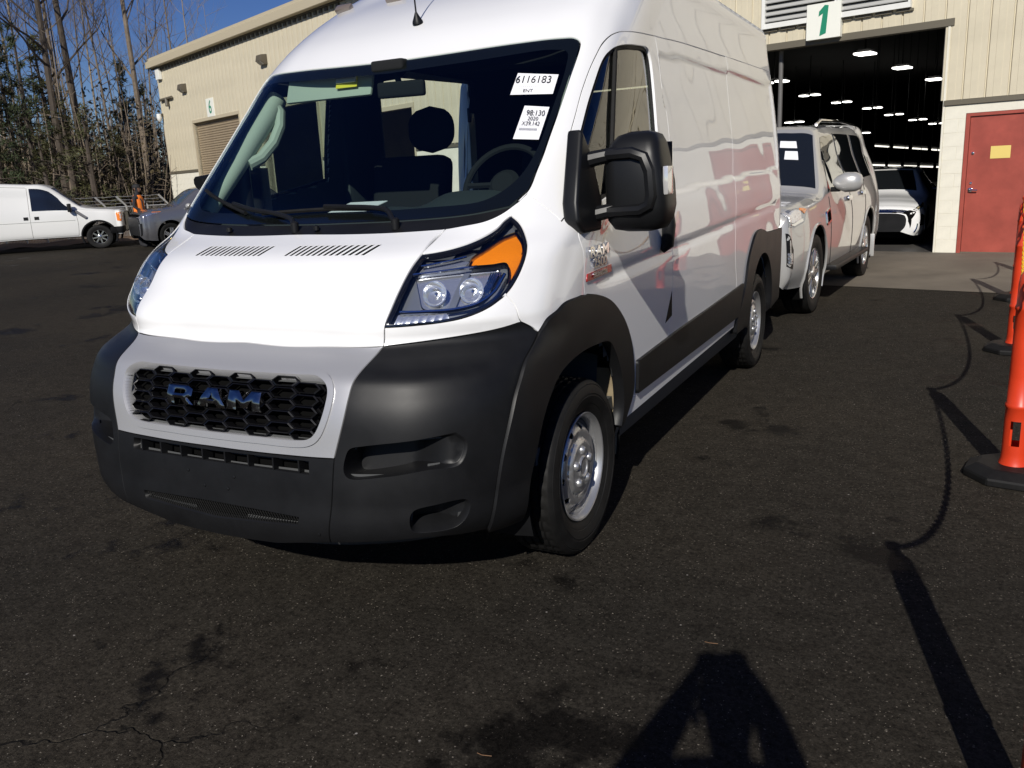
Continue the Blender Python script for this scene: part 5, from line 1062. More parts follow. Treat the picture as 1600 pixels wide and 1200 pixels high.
def car(name, label, cat, loc, rz, stations, paint, arches, panels_, wheels, step=.045, group=None, vstep=.05, lip=None):
    root = thing(name, label, cat, loc, rz, group)
    us = [s[0] for s in stations]; G = np.array([[(x, s[0], z) for x, z in s[1]] for s in stations]); sf = Surf(us, CV, G)
    ug = np.unique(np.concatenate([np.linspace(us[0], us[-1], int((us[-1]-us[0])/step)+2), np.array(us), np.linspace(us[0], us[0]+.12, 8)])); vg = np.linspace(-CV[-1], CV[-1], int(2*CV[-1]/vstep)|1)
    gu, gv = np.meshgrid(ug, vg, indexing='ij'); X = sf(gu.ravel(), gv.ravel()); N = sf.normal(gu.ravel(), gv.ravel()); nc = len(vg)
    # snap the arch edges
    for (yc, zc, r) in arches:
        d = np.hypot(X[:, 1]-yc, X[:, 2]-zc); m = (np.abs(X[:, 0]) > .55) & (d < r) & (d > r-.06); f = r/np.maximum(d, 1e-6)
        X[m, 1] = yc+(X[m, 1]-yc)*f[m]; X[m, 2] = zc+(X[m, 2]-zc)*f[m]
    fs = []
    for i in range(len(ug)-1):
        for j in range(nc-1):
            q = (i*nc+j, i*nc+j+1, (i+1)*nc+j+1, (i+1)*nc+j); c = X[list(q)].mean(0); cut = False
            for (yc, zc, r) in arches:
                if abs(c[0]) > .55 and (c[1]-yc)**2+(c[2]-zc)**2 < (r-.012)**2: cut = True
            if not cut: fs.append(q[::-1] if False else q)
    body = mesh_obj('body', X, fs, paint, root, True, 180, normals=N)
    # end caps
    for e, nm in ((0, 'front_cap'), (-1, 'rear_cap')):
        ring = sf(np.full(nc, us[e]), vg); mb = MB(); mb.add([tuple(p) for p in ring], [tuple(range(nc))]); mb.build(nm, BLACKP, root, smooth=False)
    for (yc, zc, r) in arches:
        for sx in (1, -1):
            xo = max(abs(X[(np.abs(X[:, 1]-yc) < .5) & (X[:, 2] < zc+r), 0]).max()-.03, .7)
            pts = np.array([[(sx*x, yc+rr*cos(a), zc+rr*sin(a)) for a in np.linspace(-.5, pi+.5, 30)] for x, rr in ((xo, r+.005), (xo-.35, r+.01))]); grid_obj('wheel_well', pts, DARK, root, flip=sx < 0)
            if lip:
                a = np.linspace(-.45, pi+.45, 40); pp = []
                for q in a:
                    y_, z_ = yc+(r+.004)*cos(q), zc+(r+.004)*sin(q); k = np.argmin((X[:, 1]-y_)**2+(X[:, 2]-z_)**2+10*(X[:, 0]*sx < 0)); pp.append((X[k, 0], y_, z_))
                MB().tube(pp, lip[1], 6).build('arch_lip', lip[0], root)
    ym = (us[0]+us[-1])/2; zl = G[len(us)//2, -1, 2]
    MB().box((0, ym, zl+.02), (1.3, us[-1]-us[0]-.5, .12)).build('underbody', DARK, root)
    for (nm, loop, mat, off, sides) in panels_:
        for sd in sides:
            L = dense([tuple(q) for q in loop], .03, closed=True)
            if sd == 0: L = [(a, b) for a, b in L]
            panel(nm, sf, L, mat, root, gap=0, off=off, skirt=.02 if off > 0 else 0, step=.06, mirror=(sd < 0), su=.8)
    for wfun in wheels: wfun(root)
    return root, sf
def seam_line(root, sf, pts, mat=DARK, r=.004, sides=(1, -1), name='door_gap'):
    for sd in sides: MB().tube([Vector(sf(u, v*sd)[0])+Vector(sf.normal(u, v*sd)[0])*(r*.1) for u, v in dense(pts, .05)], r, 5).build(name, mat, root)
C1 = lambda *p: [q+(1,) for q in p]

# ---- silver SUV behind the van
SILV = pm('silver_paint', (.46, .455, .44), .34, metal=.35, coat=1, crough=.02)
suv_st = [
 (.00, [(0, .92), (.38, .92), (.72, .91), (.79, .89), (.83, .85), (.85, .70), (.84, .55), (.80, .46)]),
 (.05, [(0, 1.03), (.41, 1.03), (.78, 1.02), (.86, .99), (.90, .94), (.925, .73), (.92, .48), (.87, .38)]),
 (.16, [(0, 1.10), (.42, 1.10), (.79, 1.08), (.88, 1.05), (.925, .99), (.95, .74), (.945, .47), (.88, .35)]),
 (.40, [(0, 1.15), (.44, 1.15), (.82, 1.12), (.91, 1.09), (.965, 1.02), (.995, .76), (.985, .47), (.94, .33)]),
 (.90, [(0, 1.19), (.45, 1.19), (.84, 1.16), (.93, 1.12), (.98, 1.04), (1.01, .80), (1.0, .48), (.96, .33)]),
 (1.42, [(0, 1.25), (.46, 1.24), (.84, 1.20), (.925, 1.155), (.965, 1.09), (1.005, .82), (1.0, .48), (.97, .33)]),
 (1.80, [(0, 1.58), (.45, 1.57), (.76, 1.52), (.86, 1.38), (.955, 1.15), (1.005, .84), (1.0, .48), (.97, .33)]),
 (2.15, [(0, 1.85), (.42, 1.845), (.69, 1.79), (.80, 1.53), (.945, 1.17), (1.005, .85), (1.0, .48), (.97, .33)]),
 (2.6, [(0, 1.905), (.42, 1.90), (.70, 1.84), (.80, 1.55), (.945, 1.18), (1.005, .86), (1.0, .48), (.97, .33)]),
 (3.6, [(0, 1.92), (.42, 1.915), (.71, 1.86), (.81, 1.56), (.945, 1.20), (1.01, .90), (1.0, .5), (.97, .34)]),
 (4.7, [(0, 1.89), (.42, 1.885), (.70, 1.83), (.80, 1.55), (.93, 1.22), (1.0, .92), (.99, .5), (.95, .36)]),
 (5.12, [(0, 1.76), (.40, 1.75), (.66, 1.70), (.75, 1.5), (.88, 1.22), (.95, .9), (.95, .52), (.90, .38)]),
 (5.28, [(0, 1.1), (.4, 1.1), (.60, 1.08), (.68, 1.0), (.78, .92), (.84, .8), (.84, .55), (.8, .42)])]
CLEARL = pm('clear_lamp', (.55, .57, .62), .08, metal=.85, coat=1, bump=(45, .8, .01))
REDL = pm('red_lamp', (.5, .02, .02), .15, coat=1)
def suv_wheels(root):
    for y in (.98, 4.05):
        alloy(root, .985, y, .40, 1, .40, 6, pm('alloy_silver', (.62, .62, .62), .2, metal=.9), rimf=.64); alloy(root, -.985, y, .40, -1, .40, 6, MATS['alloy_silver'], rimf=.64)
suv_p = [
 ('windshield', C1((1.47, -.85), (1.47, .85), (2.10, .77), (2.10, -.77)), DGLASS, .003, (1,)),
 ('door_window', C1((1.66, 1.43), (2.02, 1.02), (2.24, .89), (2.78, .87), (2.82, 1.45)), DGLASS, .003, (1, -1)),
 ('door_window', C1((2.90, 1.45), (2.88, .87), (3.72, .87), (3.78, 1.44)), DGLASS, .003, (1, -1)),
 ('quarter_window', C1((3.90, 1.43), (3.86, .88), (4.55, .90), (4.86, 1.22), (4.70, 1.42)), DGLASS, .003, (1, -1)),
 ('headlight', C1((.085, .90), (.075, 1.58), (.20, 1.64), (.44, 1.62), (.58, 1.44), (.42, 1.22), (.14, 1.0)), HOUS, .004, (1, -1)),
 ('lamp_reflector', C1((.10, 1.22), (.095, 1.52), (.20, 1.58), (.36, 1.57), (.38, 1.40), (.28, 1.24)), pm('lamp_silver', (.9, .9, .92), .22, metal=.7, bump=(40, 1.0, .012)), .010, (1, -1)),
 ('lamp_reflector', C1((.09, .95), (.09, 1.24), (.15, 1.28), (.15, 1.02)), MATS['lamp_silver'], .010, (1, -1)),
 ('lamp_lower_strip', C1((.095, 1.56), (.20, 1.62), (.40, 1.60), (.40, 1.56), (.21, 1.585)), CHROME, .010, (1, -1)),
 ('turn_lamp', C1((.40, 1.26), (.55, 1.42), (.46, 1.50), (.38, 1.36)), AMBER, .010, (1, -1)),
 ('fog_recess', C1((.045, 1.62), (.045, 2.06), (.16, 2.10), (.17, 1.88)), BLACKP, .003, (1, -1)),
 ('fog_lamp', C1((.052, 1.90), (.052, 2.02), (.11, 2.03), (.11, 1.92)), CLEARL, .012, (1, -1)),
 ('fender_vent', C1((1.42, 1.66), (1.42, 1.82), (1.62, 1.80), (1.62, 1.64)), CHROME, .010, (1, -1)),
 ('vent_slot', C1((1.45, 1.68), (1.45, 1.79), (1.59, 1.775), (1.59, 1.665)), DARK, .013, (1, -1)),
 ('door_handle', C1((2.62, 1.60), (2.62, 1.66), (2.82, 1.66), (2.82, 1.60)), CHROME, .03, (1, -1)),
 ('door_handle', C1((3.52, 1.60), (3.52, 1.66), (3.72, 1.66), (3.72, 1.60)), CHROME, .03, (1, -1)),
 ('grille', C1((.012, -.60), (.012, .60), (.10, .75), (.10, -.75)), DARK, .004, (1,)),
 ('lot_sticker', C1((1.90, .38), (1.98, .37), (1.98, .56), (1.90, .58)), PAPER, .006, (1,)),
 ('run_sticker', C1((1.76, .46), (1.86, .45), (1.86, .59), (1.76, .61)), PAPER, .006, (1,)),
]
SUV, ssf = car('sport_utility_car', 'silver sport utility car parked close behind the tall white van', 'car', (.02, 6.05, 0), radians(-4.2), suv_st, SILV, [(.98, .42, .47), (4.05, .42, .47)], suv_p, [suv_wheels], lip=(SILV, .014))
for pts in ([(1.66, 1.5), (1.62, 1.9), (1.66, 2.38)], [(2.85, .86), (2.86, 1.5), (2.87, 2.38)], [(3.82, .87), (3.84, 1.6), (3.62, 2.1)], [(1.66, 2.36), (3.55, 2.36)]): seam_line(SUV, ssf, pts)
for sd in (1, -1):
    MB().box((sd*1.0, 2.52, .40), (.20, 2.05, .06)).build('running_board', BLACKP, SUV, bevel=.02)
    MB().tube([(sd*.66, 2.35, 1.90), (sd*.67, 2.5, 1.945), (sd*.69, 3.6, 1.965), (sd*.68, 4.6, 1.94), (sd*.67, 4.75, 1.90)], .02, 8).build('roof_rail', CHROME, SUV)
    rows = []
    for k, (x, ry, rz_) in enumerate(((.98, .03, .03), (1.02, .07, .07), (1.10, .095, .105), (1.20, .095, .10), (1.25, .07, .075), (1.27, .03, .03))):
        rows.append([(sd*x, 1.78+.03*k*.3+ry*cos(a), 1.27+rz_*math.copysign(abs(sin(a))**.7, sin(a))) for a in np.linspace(0, 2*pi, 20, endpoint=False)])
    grid_obj('door_mirror', np.array(rows), SILV, SUV, closed=True, flip=sd < 0); MB().box((sd*1.0, 1.80, 1.20), (.10, .06, .05)).build('mirror_foot', BLACKP, SUV, bevel=.01)
    MB().box((sd*.93, 1.36, .30), (.05, .03, .25)).build('mud_flap', BLACKP, SUV); MB().box((sd*.95, 4.50, .36), (.16, .03, .30)).build('mud_flap', SILV, SUV, bevel=.008)

# ---- white sedan inside the door
sed_st = [
 (.00, [(0, .62), (.30, .62), (.50, .61), (.58, .59), (.62, .56), (.64, .48), (.62, .36), (.56, .28)]),
 (.06, [(0, .70), (.36, .70), (.62, .68), (.72, .65), (.76, .61), (.79, .50), (.77, .32), (.70, .22)]),
 (.20, [(0, .77), (.38, .77), (.68, .745), (.78, .71), (.83, .66), (.86, .53), (.85, .31), (.80, .20)]),
 (.60, [(0, .86), (.40, .855), (.70, .82), (.80, .78), (.86, .71), (.895, .57), (.88, .32), (.84, .19)]),
 (1.20, [(0, .96), (.42, .95), (.72, .91), (.81, .87), (.87, .79), (.90, .62), (.89, .34), (.85, .19)]),
 (1.60, [(0, 1.14), (.42, 1.13), (.68, 1.08), (.77, .99), (.86, .85), (.90, .64), (.89, .34), (.85, .19)]),
 (2.15, [(0, 1.38), (.40, 1.37), (.58, 1.33), (.69, 1.14), (.85, .88), (.90, .66), (.89, .34), (.85, .19)]),
 (2.7, [(0, 1.43), (.40, 1.42), (.59, 1.37), (.70, 1.16), (.85, .90), (.90, .67), (.89, .34), (.85, .19)]),
 (3.4, [(0, 1.37), (.38, 1.36), (.56, 1.32), (.68, 1.14), (.84, .92), (.895, .69), (.88, .34), (.84, .2)]),
 (4.1, [(0, 1.06), (.36, 1.06), (.60, 1.04), (.70, .99), (.80, .90), (.86, .68), (.85, .36), (.80, .24)]),
 (4.6, [(0, .95), (.36, .94), (.55, .92), (.62, .88), (.68, .80), (.72, .62), (.70, .44), (.64, .34)])]
def sed_wheels(root):
    for y in (.9, 3.6):
        for sd in (1, -1): alloy(root, sd*.86, y, .33, sd, .33, 5, MATS['alloy_silver'], wd=.21)
sed_p = [
 ('windshield', C1((1.32, -.72), (1.32, .72), (2.10, .64), (2.10, -.64)), DGLASS, .003, (1,)),
 ('roof_panel', C1((2.2, -.7), (2.2, .7), (3.1, .7), (3.1, -.7)), BLACKG, .002, (1,)),
 ('door_window', C1((1.66, 1.44), (2.20, .92), (2.70, .90), (2.74, 1.46)), DGLASS, .003, (1, -1)),
 ('grille', C1((.004, -.72), (.004, .72), (.06, .95), (.075, 1.45), (.03, 1.80), (.01, 1.70), (.01, -1.70), (.03, -1.80), (.075, -1.45), (.06, -.95)), DARK, .003, (1,)),
 ('headlight', C1((.075, 1.02), (.085, 1.30), (.33, 1.42), (.62, 1.38), (.66, 1.18), (.40, 1.14)), BLACKG, .004, (1, -1)),
 ('headlight_bulb', C1((.14, 1.10), (.15, 1.24), (.28, 1.30), (.28, 1.18)), pm('lamp_warm', (.9, .75, .45), .1, metal=.5, coat=1), .008, (1, -1)),
 ('turn_lamp', C1((.44, 1.20), (.46, 1.36), (.60, 1.36), (.63, 1.22)), AMBER, .007, (1, -1)),
 ('fog_recess', C1((.09, 1.98), (.20, 1.72), (.32, 1.86), (.28, 2.10), (.12, 2.08)), BLACKG, .003, (1, -1)),
 ('lower_intake', C1((.01, -1.9), (.01, 1.9), (.03, 2.2), (.03, -2.2)), DARK, .004, (1,)),
]
SED, sedf = car('sedan_car', 'white sedan car with dark glass standing just inside the open dock door', 'car', (.98, 13.95, .004), radians(-3), sed_st, pm('white_car_paint', (.78, .78, .77), .3, coat=1, crough=.02), [(.9, .34, .37), (3.6, .34, .37)], sed_p, [sed_wheels])
SED.scale = (1, 1, .92)
for k in range(4): MB().tube([Vector(sedf(.012+.012*k, v)[0])+Vector((0, -.012, 0)) for v in np.linspace(-.6-.3*k, .6+.3*k, 13)], .007, 5).build('grille_bar', CHROME, SED)
MB().tube([Vector(sedf(.07, v)[0])+Vector(sedf.normal(.07, v)[0])*.01 for v in np.linspace(2.0, 2.3, 6)], .012, 6).build('bumper_trim', CHROME, SED)
for sd in (1, -1):
    rows = [[(sd*x, 1.72+ry*cos(a), .98+rz_*sin(a)) for a in np.linspace(0, 2*pi, 16, endpoint=False)] for x, ry, rz_ in ((.86, .02, .02), (.90, .06, .055), (.98, .07, .065), (1.04, .05, .05), (1.06, .02, .02))]
    grid_obj('door_mirror', np.array(rows), BLACKG, SED, closed=True, flip=sd < 0)

# ---- older white panel van by the trees
def boxv(y, zc, xr, zr, xb, zb, xw, zs=.40, xs=None):
    return (y, [(0, zc), (xr*.55, zc-.01), (xr, zr), ((xr+xb)/2, (zr+zb)/2), (xb, zb), (xw, (zb+zs)/2+.05), (xw-.005, zs+.14), ((xs or xw)-.04, zs)])
ev_st = [
 (.00, [(0, 1.08), (.35, 1.08), (.62, 1.07), (.70, 1.04), (.76, .99), (.80, .80), (.80, .62), (.76, .52)]),
 (.05, [(0, 1.16), (.42, 1.16), (.78, 1.14), (.86, 1.11), (.91, 1.05), (.94, .82), (.94, .58), (.90, .46)]),
 (.25, [(0, 1.21), (.44, 1.21), (.82, 1.19), (.91, 1.15), (.96, 1.08), (.985, .84), (.98, .55), (.94, .43)]),
 (.80, [(0, 1.28), (.46, 1.28), (.84, 1.255), (.93, 1.215), (.975, 1.14), (1.0, .86), (.99, .54), (.96, .42)]),
 (1.12, [(0, 1.36), (.46, 1.355), (.84, 1.32), (.92, 1.26), (.98, 1.18), (1.0, .88), (.99, .54), (.96, .42)]),
 (1.50, [(0, 1.68), (.46, 1.67), (.80, 1.60), (.89, 1.42), (.985, 1.21), (1.005, .88), (.995, .54), (.96, .42)]),
 (1.88, [(0, 1.98), (.46, 1.97), (.78, 1.90), (.88, 1.56), (.985, 1.22), (1.005, .88), (.995, .54), (.96, .42)]),
 (2.06, [(0, 2.06), (.46, 2.05), (.81, 1.985), (.90, 1.62), (.985, 1.22), (1.005, .88), (.995, .54), (.96, .42)]),
 (2.5, [(0, 2.10), (.46, 2.09), (.83, 2.03), (.91, 1.65), (.985, 1.22), (1.005, .88), (.995, .54), (.96, .42)]),
 (5.2, [(0, 2.10), (.46, 2.09), (.83, 2.03), (.91, 1.65), (.985, 1.22), (1.005, .88), (.995, .54), (.96, .42)]),
 (5.5, [(0, 2.04), (.44, 2.03), (.78, 1.97), (.86, 1.62), (.94, 1.22), (.97, .88), (.96, .54), (.92, .44)])]
EVP = pm('white_van_paint', (.70, .70, .68), .35, coat=.8, crough=.05)
def ev_wheels(root):
    for y in (.74, 4.24):
        for sd in (1, -1): alloy(root, sd*.985, y, .37, sd, .37, 8, pm('hub_chrome', (.62, .62, .60), .18, metal=.9), wd=.24, rimf=.58)
ev_p = [
 ('windshield', C1((1.16, -.72), (1.16, .72), (1.86, .70), (1.86, -.70)), DGLASS, .003, (1,)),
 ('door_window', C1((1.30, 1.45), (1.72, .96), (1.92, .885), (2.42, .87), (2.42, 1.45)), DGLASS, .004, (1, -1)),
 ('door_handle', C1((2.26, 1.62), (2.26, 1.72), (2.38, 1.72), (2.38, 1.62)), BLACKP, .008, (1, -1)),
 ('door_handle', C1((2.54, 1.62), (2.54, 1.72), (2.66, 1.72), (2.66, 1.62)), BLACKP, .008, (1, -1)),
 ('turn_lamp', C1((.09, 1.45), (.06, 1.66), (.10, 1.86), (.20, 1.84), (.22, 1.46)), AMBER, .006, (1, -1)),
 ('headlight', C1((.012, .95), (.012, 1.5), (.06, 1.6), (.06, .95)), CLEARL, .004, (1, -1)),
 ('front_bumper', C1((.002, -2.05), (.002, 2.05), (.42, 2.06), (.44, 2.36), (.02, 2.38), (.02, -2.38), (.44, -2.36), (.42, -2.06)), BLACKP, .02, (1,)),
]
EV, evf = car('panel_van', 'older white panel van parked in front of the bare woods', 'van', (-20.45, 16.26, 0), radians(137), ev_st, EVP, [(.74, .40, .47), (4.24, .40, .46)], ev_p, [ev_wheels], lip=(BLACKP, .03))
EV.scale = (1, 1, .93)
for pts in ([(2.48, .86), (2.49, 1.5), (2.5, 2.38)], [(1.30, 1.5), (1.26, 1.9), (1.30, 2.38)], [(3.62, .86), (3.64, 1.5), (3.64, 2.38)], [(1.3, 2.38), (4.0, 2.38)], [(1.32, 1.80), (5.3, 1.80)], [(2.5, .85), (5.3, .85)]): seam_line(EV, evf, pts, pm('seam_grey', (.22, .22, .21), .7), .006)
for sd in (1, -1):
    rbox('door_mirror', (sd*1.10, 1.42, 1.32), (.16, .10, .26), BLACKP, EV, .03); MB().tube([(sd*.96, 1.36, 1.22), (sd*1.08, 1.42, 1.26)], .025, 6).build('mirror_arm', CHROME, EV)
    MB().tube([(sd*.99, 1.30, 1.22), (sd*1.0, 1.02, .98)], .05, 6).build('mirror_bracket', pm('grey_plastic', (.15, .15, .16), .5), EV)

# ---- grey compact car nose
ki_st = [
 (.00, [(0, .82), (.30, .82), (.52, .81), (.60, .79), (.66, .76), (.70, .62), (.68, .46), (.62, .36)]),
 (.06, [(0, .92), (.36, .92), (.66, .90), (.74, .87), (.80, .82), (.83, .66), (.82, .42), (.74, .28)]),
 (.20, [(0, 1.0), (.38, 1.0), (.72, .97), (.80, .94), (.86, .88), (.885, .68), (.88, .40), (.82, .24)]),
 (.60, [(0, 1.06), (.40, 1.055), (.74, 1.02), (.82, .98), (.87, .91), (.90, .70), (.89, .40), (.85, .22)]),
 (1.05, [(0, 1.12), (.42, 1.11), (.75, 1.08), (.83, 1.03), (.88, .95), (.905, .72), (.895, .40), (.86, .22)]),
 (1.70, [(0, 1.52), (.42, 1.51), (.66, 1.46), (.77, 1.26), (.88, 1.0), (.905, .75), (.895, .40), (.86, .22)]),
 (2.1, [(0, 1.60), (.42, 1.59), (.68, 1.54), (.79, 1.30), (.88, 1.02), (.905, .76), (.895, .40), (.86, .22)]),
 (3.7, [(0, 1.57), (.42, 1.56), (.67, 1.51), (.78, 1.3), (.87, 1.06), (.90, .78), (.89, .40), (.85, .24)]),
 (4.1, [(0, 1.3), (.4, 1.29), (.60, 1.26), (.68, 1.15), (.78, 1.0), (.82, .8), (.81, .5), (.76, .36)])]
def ki_wheels(root):
    for y in (.80, 3.35):
        for sd in (1, -1): alloy(root, sd*.87, y, .33, sd, .33, 5, MATS['alloy_silver'], wd=.22)
ki_p = [
 ('windshield', C1((1.12, -.70), (1.12, .70), (1.72, .62), (1.72, -.62)), pm('pale_car_glass', (.06, .09, .09), .03, coat=1), .003, (1,)),
 ('door_window', C1((1.30, 1.44), (1.72, .98), (2.3, .90), (2.34, 1.45)), DGLASS, .003, (1, -1)),
 ('headlight', C1((.09, 1.05), (.07, 1.40), (.20, 1.55), (.46, 1.46), (.62, 1.22), (.30, 1.10)), CLEARL, .004, (1, -1)),
 ('turn_lamp', C1((.34, 1.14), (.36, 1.26), (.55, 1.28), (.60, 1.20)), AMBER, .007, (1, -1)),
 ('grille', C1((.012, -.70), (.012, .70), (.06, .92), (.06, -.92)), DARK, .004, (1,)),
 ('lower_grille', C1((.004, -1.75), (.004, 1.75), (.06, 1.80), (.05, 2.25), (.02, 2.4), (.02, -2.4), (.05, -2.25), (.06, -1.80)), BLACKP, .006, (1,)),
]
KIA, kf = car('compact_car', 'grey compact car with its nose beside the older white panel van', 'car', (-18.35, 14.75, 0), radians(-28), ki_st, pm('graphite_paint', (.20, .20, .215), .22, metal=.6, coat=1, crough=.02), [(.80, .35, .39), (3.35, .35, .39)], ki_p, [ki_wheels])
KIA.scale = (1, 1, 1.05)
rows = [[(sd*x, 1.32+ry*cos(a), 1.08+rz_*sin(a)) for a in np.linspace(0, 2*pi, 16, endpoint=False)] for sd in (1,) for x, ry, rz_ in ((.86, .02, .02), (.92, .07, .06), (1.0, .08, .07), (1.06, .05, .05), (1.08, .02, .02))]
grid_obj('door_mirror', np.array(rows), SILV, KIA, closed=True)
rows2 = [[(-p[0], p[1], p[2]) for p in r] for r in rows]; grid_obj('door_mirror', np.array(rows2), SILV, KIA, closed=True, flip=True)
# ================================================================== DELINEATOR POSTS AND CHAINS
ORANGE = pm('orange_plastic', (.62, .045, .012), .38, var=(5, .12))
YEL = pm('yellow_plastic', (.75, .42, .01), .35)
def delineator_proto():
    root = thing('delineator_post', '', 'post', (0, 0, 0), 0, 'orange posts strung with yellow chain')
    oc = [(.215*cos(a), .215*sin(a)) for a in [pi/8+k*pi/4 for k in range(8)]]
    mb = MB(); vs = [(x, y, 0) for x, y in oc]+[(x, y, .035) for x, y in oc]+[(x*.72, y*.72, .068) for x, y in oc]; fs = [tuple(reversed(range(8))), tuple(range(16, 24))]+[(r*8+k, r*8+(k+1) % 8, (r+1)*8+(k+1) % 8, (r+1)*8+k) for r in range(2) for k in range(8)]; mb.add(vs, fs); mb.build('rubber_base', RUBBER, root, smooth=False, bevel=.006, seg=1)
    prof = [(.066, .062), (.062, .075), (.056, .095), (.055, .125), (.055, .165), (.055, .245), (.055, .285), (.054, .34), (.058, .345), (.058, .36), (.053, .366), (.052, .50), (.051, .66), (.0505, .80), (.054, .805), (.054, .82), (.050, .825), (.049, .92), (.045, .955), (.030, .985), (.022, .995), (.022, 1.02), (.030, 1.03), (.030, 1.05), (.014, 1.06), (.001, 1.062)]
    n = 32; vs = []; fs = []
    for r, z in prof:
        for k in range(n): a = 2*pi*k/n; vs.append((r*cos(a), r*sin(a), z))
    for i in range(len(prof)-1):
        for k in range(n):
            mid = (prof[i][1]+prof[i+1][1])/2; a = 2*pi*(k+.5)/n
            if .165 <= mid <= .285 and abs(abs(sin(a))) > .93: continue
            fs.append((i*n+k, i*n+(k+1) % n, (i+1)*n+(k+1) % n, (i+1)*n+k))
    mesh_obj('post_tube', vs, fs, ORANGE, root, True, 40)
    return root
dp = delineator_proto(); DPOS = [(2.50, -.22), (2.59, 2.40), (2.76, 5.40), (2.93, 8.10), (3.25, 9.95)]
DLAB = ['orange delineator post on the asphalt beside the front bumper of the tall white van', 'orange delineator post level with the front door of the tall white van', 'orange delineator post level with the rear wheel of the tall white van', 'orange delineator post beside the front wheel of the silver sport utility car', 'orange delineator post on the concrete apron before the red door']
for k, (x, y) in enumerate(DPOS):
    o = dp if k == 0 else copy_tree(dp); o.location = (x, y, 0); o.rotation_euler = (0, 0, radians(-13+k*3)); o['label'] = DLAB[k]
lk = MB().tube([(.027*cos(a) if True else 0, .0115*sin(a)+0, 0) for a in np.linspace(0, 2*pi, 17)], .0052, 6, False).build('chain_link', YEL); lkm = lk.data; bpy.data.objects.remove(lk)
for k in range(len(DPOS)-1):
    a = Vector((*DPOS[k], 1.035)); b = Vector((*DPOS[k+1], 1.035)); L = (b-a).length; sag = .40 if k < 3 else .3
    ch = thing('plastic_chain', ['yellow plastic chain slung from the bumper post to the van door post', 'yellow plastic chain slung between the posts beside the body of the tall white van', 'yellow plastic chain slung between the van rear wheel post and the car wheel post', 'yellow plastic chain slung to the post before the red door'][k], 'chain', a, 0, 'yellow chains between the orange posts')
    f = lambda t: a.lerp(b, t)-Vector((0, 0, sag*(1-(2*t-1)**2)))
    n = int(L*1.12/.041)
    for i in range(n):
        p = f((i+.5)/n); d = (f(min(1, (i+1)/n))-f(i/n)).normalized(); q = d.to_track_quat('X', 'Z'); o = bpy.data.objects.new('chain_link', lkm); COL.objects.link(o); o.parent = ch; o.location = p-a
        o.rotation_mode = 'QUATERNION'; o.rotation_quaternion = q @ Matrix.Rotation(radians(45 if i % 2 else -45), 3, 'X').to_quaternion()

# ================================================================== PEOPLE
def skin_mesh(name, joints, bones, mat, parent, sub=2, root=0):
    names = list(joints); ix = {n: i for i, n in enumerate(names)}
    me = bpy.data.meshes.new(name); me.from_pydata([joints[n][0] for n in names], [(ix[a], ix[b]) for a, b in bones], []); o = bpy.data.objects.new(name, me); COL.objects.link(o)
    md = o.modifiers.new('skin', 'SKIN'); md.use_smooth_shade = True; md.branch_smoothing = .6
    if not me.skin_vertices: bpy.context.view_layer.update()
    if not me.skin_vertices:
        bm = bmesh.new(); bm.from_mesh(me); bm.verts.layers.skin.verify(); bm.to_mesh(me); bm.free()
    for i, n in enumerate(names):
        r = joints[n][1]; me.skin_vertices[0].data[i].radius = r if isinstance(r, tuple) else (r, r); me.skin_vertices[0].data[i].use_root = (i == root)
    sb = o.modifiers.new('sub', 'SUBSURF'); sb.levels = sub; sb.render_levels = sub
    bpy.context.view_layer.update(); m2 = bpy.data.meshes.new_from_object(o.evaluated_get(bpy.context.evaluated_depsgraph_get())); bpy.data.objects.remove(o); m2.name = name
    m2.shade_smooth(); m2.materials.clear(); m2.materials.append(mat); return link(bpy.data.objects.new(name, m2), parent)
